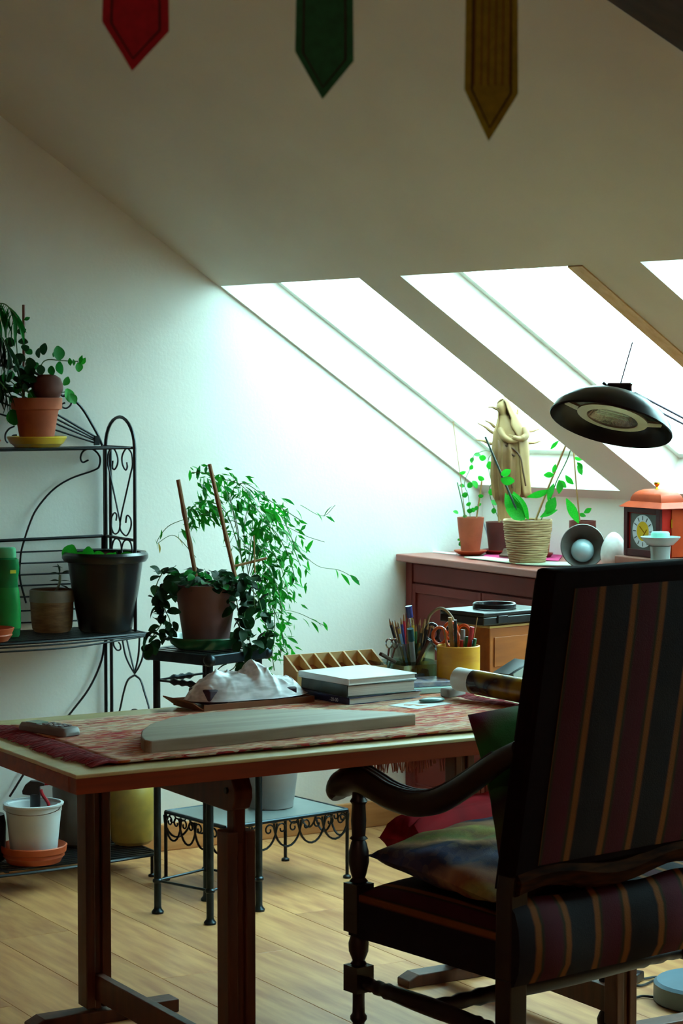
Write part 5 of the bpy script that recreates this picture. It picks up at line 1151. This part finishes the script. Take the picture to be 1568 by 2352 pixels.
for si, pts in enumerate(JS):
    thin = si in (11,12,13,14,15)
    pth = catmull([at(x, y, dJ+random.uniform(-.06,.10)) for x, y in pts], 10); obj('stem', MB().tube(pth, .0010 if thin else .0014, 4), stemg, jz)
    cnt = 4 if thin else 19
    for k in range(cnt):
        if tot >= 285: break
        i = random.randrange(5 if not thin else 3, len(pth)); p = pth[i]+rnd(.022 if not thin else .008)
        d0 = CR*random.uniform(-.3,1)+V((0,0,-random.uniform(.1,.9)))+HD*random.uniform(-.3,.3)
        leaf(jz, 'lance', yleaf if (thin and k < 2 and si == 15) else random.choice([green1, green1, green2]), p, d0, random.uniform(.028,.042)); tot += 1
# the rest of the small leaves as one mass
g = MB(); lm = leafmesh('lance', green1)
for si, pts in enumerate(JS):
    if si in (11,12,13,14,15): continue
    pth = catmull([at(x, y, dJ+random.uniform(-.06,.12)) for x, y in pts], 10)
    for k in range(50):
        i = random.randrange(4, len(pth)); p = pth[i]+rnd(.034); sz = random.uniform(.020,.034)
        d = (CR*random.uniform(-.5,1)+V((0,0,-random.uniform(.0,1)))+HD*random.uniform(-.4,.4)).normalized(); u = rnd(1)-d*0; u = u-d*u.dot(d); u.normalize(); x = d.cross(u)
        g.add([p, p+d*sz*.35+x*sz*.17, p+d*sz, p+d*sz*.35-x*sz*.17, p+d*sz*.55+u*sz*-.05], [(0,1,4),(1,2,4),(2,3,4),(3,0,4)])
mo = obj('foliage', g, green1, jz); mo['kind'] = 'stuff'

# ================================================================ LOW SCROLL TABLE
zW = .215; Fc = hz(518, 1899, zW); Rc_ = hz(797, 1858, zW); Lc = hz(373, 1863, zW)
w1 = (Rc_-Fc); L1 = w1.length; w1.normalize(); w2 = V((-w1.y, w1.x, 0)); L2 = .32
lt = thing('low_plant_table', 'low black iron plant table with grey top and looped scrolls on the floor', 'table', Fc-V((0,0,zW)))
C4 = [Fc, Fc+w1*L1, Fc+w1*L1+w2*L2, Fc+w2*L2]
obj('top_slab', MB().prism([p-V((0,0,.006)) for p in [C4[0]+w1*.008+w2*.008, C4[1]-w1*.008+w2*.008, C4[2]-w1*.008-w2*.008, C4[3]+w1*.008-w2*.008]], (0,0,.007)), mat('grey_slate','7b8483','69716f',rough=.4,scale=6), lt, smooth=False, label='grey slab top')
for i in range(4):
    a, b = C4[i], C4[(i+1) % 4]
    obj('rim_bar', MB().tube([a-V((0,0,.003)), b-V((0,0,.003))], .006, 8), ironb, lt)
    obj('leg', MB().tube([V((a.x,a.y,.006)), a-V((0,0,.004))], .0055, 8), iron, lt); obj('foot_disc', MB().lathe([(.013,0),(.013,.007),(.006,.012)], V((a.x,a.y,0)), 14), iron, lt)
    ln_ = (b-a).length; nl = 5 if i % 2 == 0 else 4; dv = (b-a)/nl
    for k in range(nl):
        s0 = a+dv*k
        loop = [s0+dv*(.5-.5*math.cos(t_)*1.12)+V((0,0,-.012-.075*math.sin(t_))) for t_ in [PI*j/12 for j in range(13)]]
        obj('loop', MB().tube(loop, .0035, 6), iron, lt)
        for sg in (-1, 1):
            ce = s0+dv*(.5+sg*.24)+V((0,0,-.030)); sp_ = [ce+dv.normalized()*math.cos(u)*sg*(.019*(1-u/9))+V((0,0,math.sin(u)*.019*(1-u/9))) for u in [j*.55 for j in range(13)]]
            obj('curl', MB().tube(sp_, .0028, 6), iron, lt)
# grey pot on it
ctr = (C4[0]+C4[2])/2; c = hz(622, 1850, zW+.004); d_ = depth(c); K = pxm(d_); c = V((c.x, c.y, zW+.0035))
gp = pot('grey_planter', 'pale grey plastic pot on the low iron table, seen under the trestle table', 'pot', c, [(52*K,0),(53*K,14*K),(54*K,16*K),(66*K,110*K),(74*K,180*K),(78*K,182*K),(78*K,192*K)], mat('pale_grey_plastic','9a9694','8b8786',rough=.5), n=44)
obj('soil', MB().lathe([(70*K,172*K),(.0005,176*K)], c, 24, capb=True), soil, gp)
obj('stem', MB().tube(catmull([c+V((0,0,174*K)), c+V((.01,.03,.28)), V((jz.location.x+.12, jz.location.y+.12, .62))]), .003, 6), stemg, gp)
for k in range(10): leaf(gp, 'lance', green2, c+V((random.uniform(-.04,.06), random.uniform(-.03,.06), random.uniform(.22,.34))), rnd(1)+V((0,0,.4)), random.uniform(.03,.05))

# ================================================================ ARMCHAIR
AC = AZ-math.radians(51.5)
rl = fwd(1176, 4.30)
chx = V((math.cos(AC), math.sin(AC), 0)); chy = V((-math.sin(AC), math.cos(AC), 0))
ac = thing('armchair', 'high-backed carved dark walnut armchair with striped upholstery, seen from behind', 'armchair', rl, AC)
CW, CL = .749, .475
def loc(p): p = V(p)-rl; return V((p.dot(chx), p.dot(chy), p.z))
def cpl(px, py, xl=0.0): return loc(onplane(px, py, rl+chx*xl, chx))      # onto chair-side plane
fabS = [(0,'15131a'),(.10,'15131a'),(.13,'6e421c'),(.19,'6e421c'),(.22,'20220f'),(.27,'3a0e1a'),(.52,'420f20'),(.58,'20220f'),(.61,'6e421c'),(.67,'6e421c'),(.70,'121116'),(1,'15131a')]
fabb = bands('striped_fabric_back', (1,0,0), .172, fabS); fabs = bands('striped_fabric_seat', (1,0,.9), .172, fabS)
def turned(pts, x, y, m=chairw): return MB().lathe(pts, (x,y,0), 20)
sq = .024
for (x, y) in ((0, CL), (CW, CL)):      # front legs: turned below and above the seat block
    g = MB(); g.lathe([(.016,0),(.022,.012),(.024,.03),(.018,.045),(.012,.055),(.019,.075),(.022,.10),(.019,.13),(.0125,.155),(.018,.163),(.018,.170),(.0135,.176),(.013,.20),(.013,.225)], (x,y,0), 22)
    g.box((x,y,.2525), (.046,.046,.056)); g.lathe([(.013,.28),(.018,.283),(.013,.290),(.021,.31),(.022,.328),(.016,.348),(.0135,.354)], (x,y,0), 22)
    g.box((x,y,.405), (.046,.046,.104)); g.lathe([(.0135,.457),(.020,.461),(.014,.468),(.0165,.475),(.0225,.502),(.0215,.525),(.0165,.543),(.014,.549),(.020,.552),(.0145,.558),(.0165,.59),(.0145,.625),(.019,.632),(.014,.640),(.014,.66)], (x,y,0), 22)
    obj('front_leg', g, chairw, ac, world=False)
for x in (0, CW):
    g = MB(); g.box((x,0,.175), (.045,.045,.35)); obj('rear_leg', g, chairw, ac, world=False, bev=.003, smooth=False)
    g = MB(); 
    a = V((x,0,.35)); b = V((x,-.002,.52)); c_ = V((x,-.115,1.15))
    for p0, p1 in ((a,b),(b,c_)):
        g.hexa([p0+V((-.0225,-.0225,0)),p0+V((.0225,-.0225,0)),p0+V((.0225,.0225,0)),p0+V((-.0225,.0225,0)),p1+V((-.0225,-.0225,0)),p1+V((.0225,-.0225,0)),p1+V((.0225,.0225,0)),p1+V((-.0225,.0225,0))])
    obj('back_post', g, chairw, ac, world=False, bev=.003, smooth=False)
# side, front and rear stretchers
def turn_rail(a, b, r=.014):
    a, b = V(a), V(b); n_ = 40; rr = []
    for i in range(n_+1):
        t_ = i/n_; s = abs(t_-.5)*2; rr.append(r*(1.0+.35*math.cos(s*PI*1.0)*.5)*(1 if s < .62 else .8+.35*abs(math.sin(s*22))))
    return MB().tube([a.lerp(b, i/n_) for i in range(n_+1)], rr, 14)
for x in (0, CW): obj('side_stretcher', turn_rail((x,.02,.235),(x,CL-.02,.245), .017), chairw, ac, world=False)
obj('cross_stretcher', turn_rail((0,CL*.5,.24),(CW,CL*.5,.24), .018), chairw, ac, world=False)
# seat
def cushionbox(x0, x1, y0, y1, z0, z1, cr, nx_=16, ny_=14, edge=.02):
    vs = []; g = MB()
    for j in range(ny_+1):
        for i in range(nx_+1):
            u = i/nx_*2-1; v = j/ny_*2-1; x = (x0+x1)/2+u*(x1-x0)/2; y = (y0+y1)/2+v*(y1-y0)/2
            h = z1-cr+cr*(1-abs(u)**2.6)**.6*(1-abs(v)**2.6)**.6; vs.append(V((x,y,h)))
    N_ = len(vs); vs += [V((v.x,v.y,z0)) for v in vs]
    fs = []; w_ = nx_+1
    for j in range(ny_):
        for i in range(nx_): a_ = j*w_+i; fs += [(a_,a_+1,a_+w_+1,a_+w_), (a_+N_,a_+w_+N_,a_+w_+1+N_,a_+1+N_)]
    for i in range(nx_): fs += [(i,i+N_,i+1+N_,i+1), (ny_*w_+i,ny_*w_+i+1,ny_*w_+i+1+N_,ny_*w_+i+N_)]
    for j in range(ny_): fs += [(j*w_,(j+1)*w_,(j+1)*w_+N_,j*w_+N_), (j*w_+nx_,j*w_+nx_+N_,(j+1)*w_+nx_+N_,(j+1)*w_+nx_)]
    g.add(vs, fs); return g
obj('seat', cushionbox(-.018, CW+.018, -.005, CL+.012, .345, .482, .045, 20, 16), fabs, ac, world=False)
obj('seat_rear', MB().tube([V((.0,-.028,.43)), V((.2,-.030,.43)), V((CW*.5,-.026,.435)), V((CW*.75,-.030,.43)), V((CW,-.028,.43))], .092, 16, flat=1.0, up=(0,0,1)), fabb, ac, world=False) if False else None
# rear roll under the back panel
g = MB(); prf = [(-.01,.335),(-.030,.342),(-.043,.37),(-.047,.41),(-.043,.455),(-.032,.487),(-.018,.50),(-.01,.505)]
vs_ = []; nx_ = 30
for i in range(nx_+1):
    x = -.02+(CW+.04)*i/nx_; wv = .006*math.sin(i*.5)
    for (y_, z_) in prf: vs_.append(V((x, y_-wv*(1 if .36 < z_ < .48 else .2), z_+.004*math.sin(i*.8)*(1 if z_ > .4 else 0))))
m_ = len(prf); g.add(vs_, [(i*m_+k, (i+1)*m_+k, (i+1)*m_+k+1, i*m_+k+1) for i in range(nx_) for k in range(m_-1)]+[tuple(range(m_)), tuple(nx_*m_+k for k in range(m_))[::-1]])
obj('seat_rear_roll', g, fabb, ac, world=False)
g = MB(); vs_ = []
for i in range(31):
    x = -.015+(CW+.03)*i/30; b0 = .535+.012*math.sin(i*.45); 
    for (dy_, z_) in ((-.015,b0-.022),(-.040,b0-.012),(-.046,b0+.012),(-.034,b0+.030),(-.02,b0+.032)): vs_.append(V((x, dy_, z_)))
g.add(vs_, [(i*5+k, (i+1)*5+k, (i+1)*5+k+1, i*5+k+1) for i in range(30) for k in range(4)]+[(0,1,2,3,4),(154,153,152,151,150)])
obj('gathered_fabric', g, mat('ochre_brown_fabric','3a200e','120a08',rough=.95,spec=.05,scale=14,stretch=(1,6,6)), ac, world=False)
# back panel (tilted slab) with rear fabric, front padding and edges
def bkp(x, z, off):     # point on the back; off>0 toward the camera (rear)
    t_ = (z-.52)/(1.15-.52); return V((x, -.002-.113*t_-off, z))
def slab(x0, x1, z0, z1, o0, o1, bow=.0, nx_=16, nz_=14):
    g = MB(); vs = []
    for s_, o in ((0, o0), (1, o1)):
        for j in range(nz_+1):
            for i in range(nx_+1):
                u = i/nx_*2-1; v = j/nz_*2-1; bb_ = bow*(1-u**4)*(1-v**4); vs.append(bkp(x0+(x1-x0)*i/nx_, z0+(z1-z0)*j/nz_, o+(bb_ if s_ else 0)))
    w_ = nx_+1; N_ = (nz_+1)*w_; fs = []
    for j in range(nz_):
        for i in range(nx_): a_ = j*w_+i; fs += [(a_,a_+1,a_+w_+1,a_+w_), (a_+N_,a_+w_+N_,a_+w_+1+N_,a_+1+N_)]
    for i in range(nx_): fs += [(i,i+N_,i+1+N_,i+1), (nz_*w_+i,nz_*w_+i+1,nz_*w_+i+1+N_,nz_*w_+i+N_)]
    for j in range(nz_): fs += [(j*w_,(j+1)*w_,(j+1)*w_+N_,j*w_+N_), (j*w_+nx_,j*w_+nx_+N_,(j+1)*w_+nx_+N_,(j+1)*w_+nx_)]
    g.add(vs, fs); return g
obj('back_panel', slab(-.028, CW+.028, .555, 1.165, -.024, .026), mat('dark_border_fabric','150a0d','0e0709',rough=.95,scale=60,spec=.08), ac, world=False, bev=.008)
obj('back_cover', slab(.035, CW-.035, .575, 1.125, .024, .027, .006), fabb, ac, world=False, label='striped fabric on the rear of the back')
obj('back_padding', slab(.0, CW, .52, 1.14, -.022, -.050, -.035), fabb, ac, world=False)
# curved arms with scrolled ends
armc = [((1195,1722),.020),((1140,1752),.022),((1075,1800),.024),((1010,1838),.026),((955,1846),.027),((905,1832),.028),((865,1808),.029),((832,1790),.030),((806,1790),.031),((786,1802),.030),((778,1818),.026),((782,1830),.018)]
base = [cpl(x, y, 0) for (x, y), r in armc]; path = catmull(base, 4); rr = []
for i in range(len(path)): t_ = i/4; k = min(int(t_), len(armc)-2); f_ = t_-k; rr.append(armc[k][1]*(1-f_)+armc[k+1][1]*f_)
for xo in (0, CW):
    obj('arm', MB().tube([p+V((xo,0,0)) for p in path], rr, 16, flat=1.15, up=(1,0,0)), chairw, ac, world=False)
    for k_ in (-.012, .0, .012):
        obj('arm_carving', MB().tube([p+V((xo+k_, 0, r_*1.02)) for p, r_ in list(zip(path, rr))[4:30]], .0025, 6), chairw, ac, world=False)
# ---- cushions on the chair
def cushion(name, label, c, sx_, sy_, th, M, m, wr=.0, ppx=2.2):
    vs = []; n_ = 26
    for sgn in (1, -1):
        for j in range(n_+1):
            for i in range(n_+1):
                u = i/n_*2-1; v = j/n_*2-1; k_ = 1-.10*(abs(u*v)**.5)*0+.0
                pin = 1-.08*(1-abs(u))**1*abs(v)**4-.0; pin2 = 1-.08*(1-abs(v))*abs(u)**4
                h = th*max(0, (1-abs(u)**ppx)*(1-abs(v)**ppx))**.5
                h *= 1+wr*mn.noise(V((u*3, v*3, sgn)))
                vs.append(V(c)+M @ V((u*sx_*pin2, v*sy_*pin, sgn*h)))
    w_ = n_+1; N_ = w_*w_; fs = []
    for j in range(n_):
        for i in range(n_): a_ = j*w_+i; fs += [(a_,a_+1,a_+w_+1,a_+w_), (a_+N_,a_+w_+N_,a_+w_+1+N_,a_+1+N_)]
    g = MB(); g.add(vs, fs); return single(name, g, m, label, 'cushion', 'cushions on the armchair')
def L2W(p): p = V(p); return rl+chx*p.x+chy*p.y+V((0,0,p.z))
Mc = Matrix((chx, chy, V((0,0,1)))).transposed()
patm = bands('patchwork_kelim', (.8,.6,.1), .26, [(0,'7a6236'),(.15,'98954a'),(.25,'8a5c38'),(.38,'a58062'),(.48,'28304a'),(.62,'34456e'),(.72,'1c1c26'),(.82,'96704c'),(.92,'66702f'),(1,'7a6236')], noise=.08, nsc=9, flecks=(60,(1,1,1),[(0,'5b4636'),(.4,'2c3040'),(.7,'7d6a4a')],.25))
tiltc = Mc @ Matrix.Rotation(math.radians(4), 3, 'X') @ Matrix.Rotation(math.radians(-4), 3, 'Y')
redc = mat('red_velvet','c21228','8e0c1e',rough=.9,scale=12)
cushion('patterned_cushion', 'patchwork cushion in olive, brown and navy lying on the armchair seat', L2W((.225,.235,.527)), .24, .20, .055, tiltc, patm, .3)
cushion('red_cushion', 'bright red cushion on the far side of the armchair seat behind the patchwork one', L2W((.345,.455,.550)), .26, .062, .056, Mc @ Matrix.Rotation(math.radians(-3),3,'Y'), redc, .4, 5)
cushion('green_red_cushion', 'dark green and plum cushion leaning inside the armchair back, its corner above the arm', L2W((.215,.105,.735)), .20, .145, .040, Mc @ Matrix.Rotation(math.radians(78),3,'X') @ Matrix.Rotation(math.radians(6),3,'Z'), bands('green_plum_fabric', (-.5,0,1), .62, [(0,'2a1c22'),(.15,'4a1c30'),(.28,'3d4a22'),(.36,'2a1c22'),(.44,'2c6a34'),(.56,'2c6a34'),(.64,'5a2038'),(1,'2a1c22')], noise=.06, nsc=8), .2)

# ================================================================ PENNANTS
def pennant(px0, px1, pys, tip, m, lab, d_, top):
    """felt strip with a pointed end and a stitched line; hangs from the cord"""
    a0 = at(px0, pys[0], d_); a1 = at(px1, pys[1], d_); tp2 = at(tip[0], tip[1], d_); t0 = at(px0+6, top, d_); t1 = at(px1-2, top-3, d_)
    o = thing('pennant', lab, 'pennant', (tp2.x, tp2.y, tp2.z), 0, 'cloth pennants on the cord')
    obj('cloth', MB().prism([a0, tp2, a1, t1, t0], HD*.0025), m, o, bev=.0008, smooth=False)
    st_ = MB(); f_ = .14
    b0 = a0.lerp(a1, f_); b1 = a1.lerp(a0, f_); bt_ = tp2.lerp((a0+a1)/2, .28); u0 = t0.lerp(t1, f_); u1 = t1.lerp(t0, f_)
    st_.tube([u0-HD*.0008, b0-HD*.0008, bt_-HD*.0008, b1-HD*.0008, u1-HD*.0008], .0011, 6); obj('stitching', st_, mat('dark_thread','241612','1a100d',rough=.9), o)
    return o, t0, t1
felt = lambda n, a, b: mat(n, a, b, rough=.95, scale=90)
PD = 2.6
_, r0, r1 = pennant(234, 388, (50, 72), (303, 163), felt('red_felt','8c0f20','780a1a'), 'red cloth pennant, leftmost of the three', PD, -170)
_, g0, g1 = pennant(677, 812, (118, 140), (740, 228), felt('green_felt','12603a','0d5030'), 'green cloth pennant in the middle', PD, -150)
po, y0_, y1_ = pennant(1066, 1190, (205, 215), (1122, 325), felt('ochre_felt','767c16','626810'), 'ochre ribbed pennant, rightmost of the three', PD, -120)
for k in range(6):
    u = .16+.68*k/5; a = at(1068+120*u, 195, PD)-HD*.001; b = at(1074+118*u, -118, PD)-HD*.001
    obj('rib', MB().tube([a, b], .0009, 5), mat('ochre_rib','6e5712','5e4a10',rough=.95), po)
cp0 = at(-900, -330, PD); cp1 = at(2300, -60, PD)
cpts = [V((X0+.0, cp0.y+ (cp0.x-X0)*.6, 2.35)), cp0, (r0+r1)/2, (g0+g1)/2, (y0_+y1_)/2, cp1]
dcp = (cpts[5]-cpts[4]).normalized(); q = cpts[5]
while q.z < (ZK+TS*(-(q.x-E.x*(q.y/E.y))))-.01 and q.x < 1.5: q = q+dcp*.05
cpts.append(q)
single('bunting_cord', MB().tube(catmull(cpts, 6), .002, 6), mat('hemp_cord','8a7350','75603f'), 'thin cord that carries the three pennants, above the picture', 'cord')
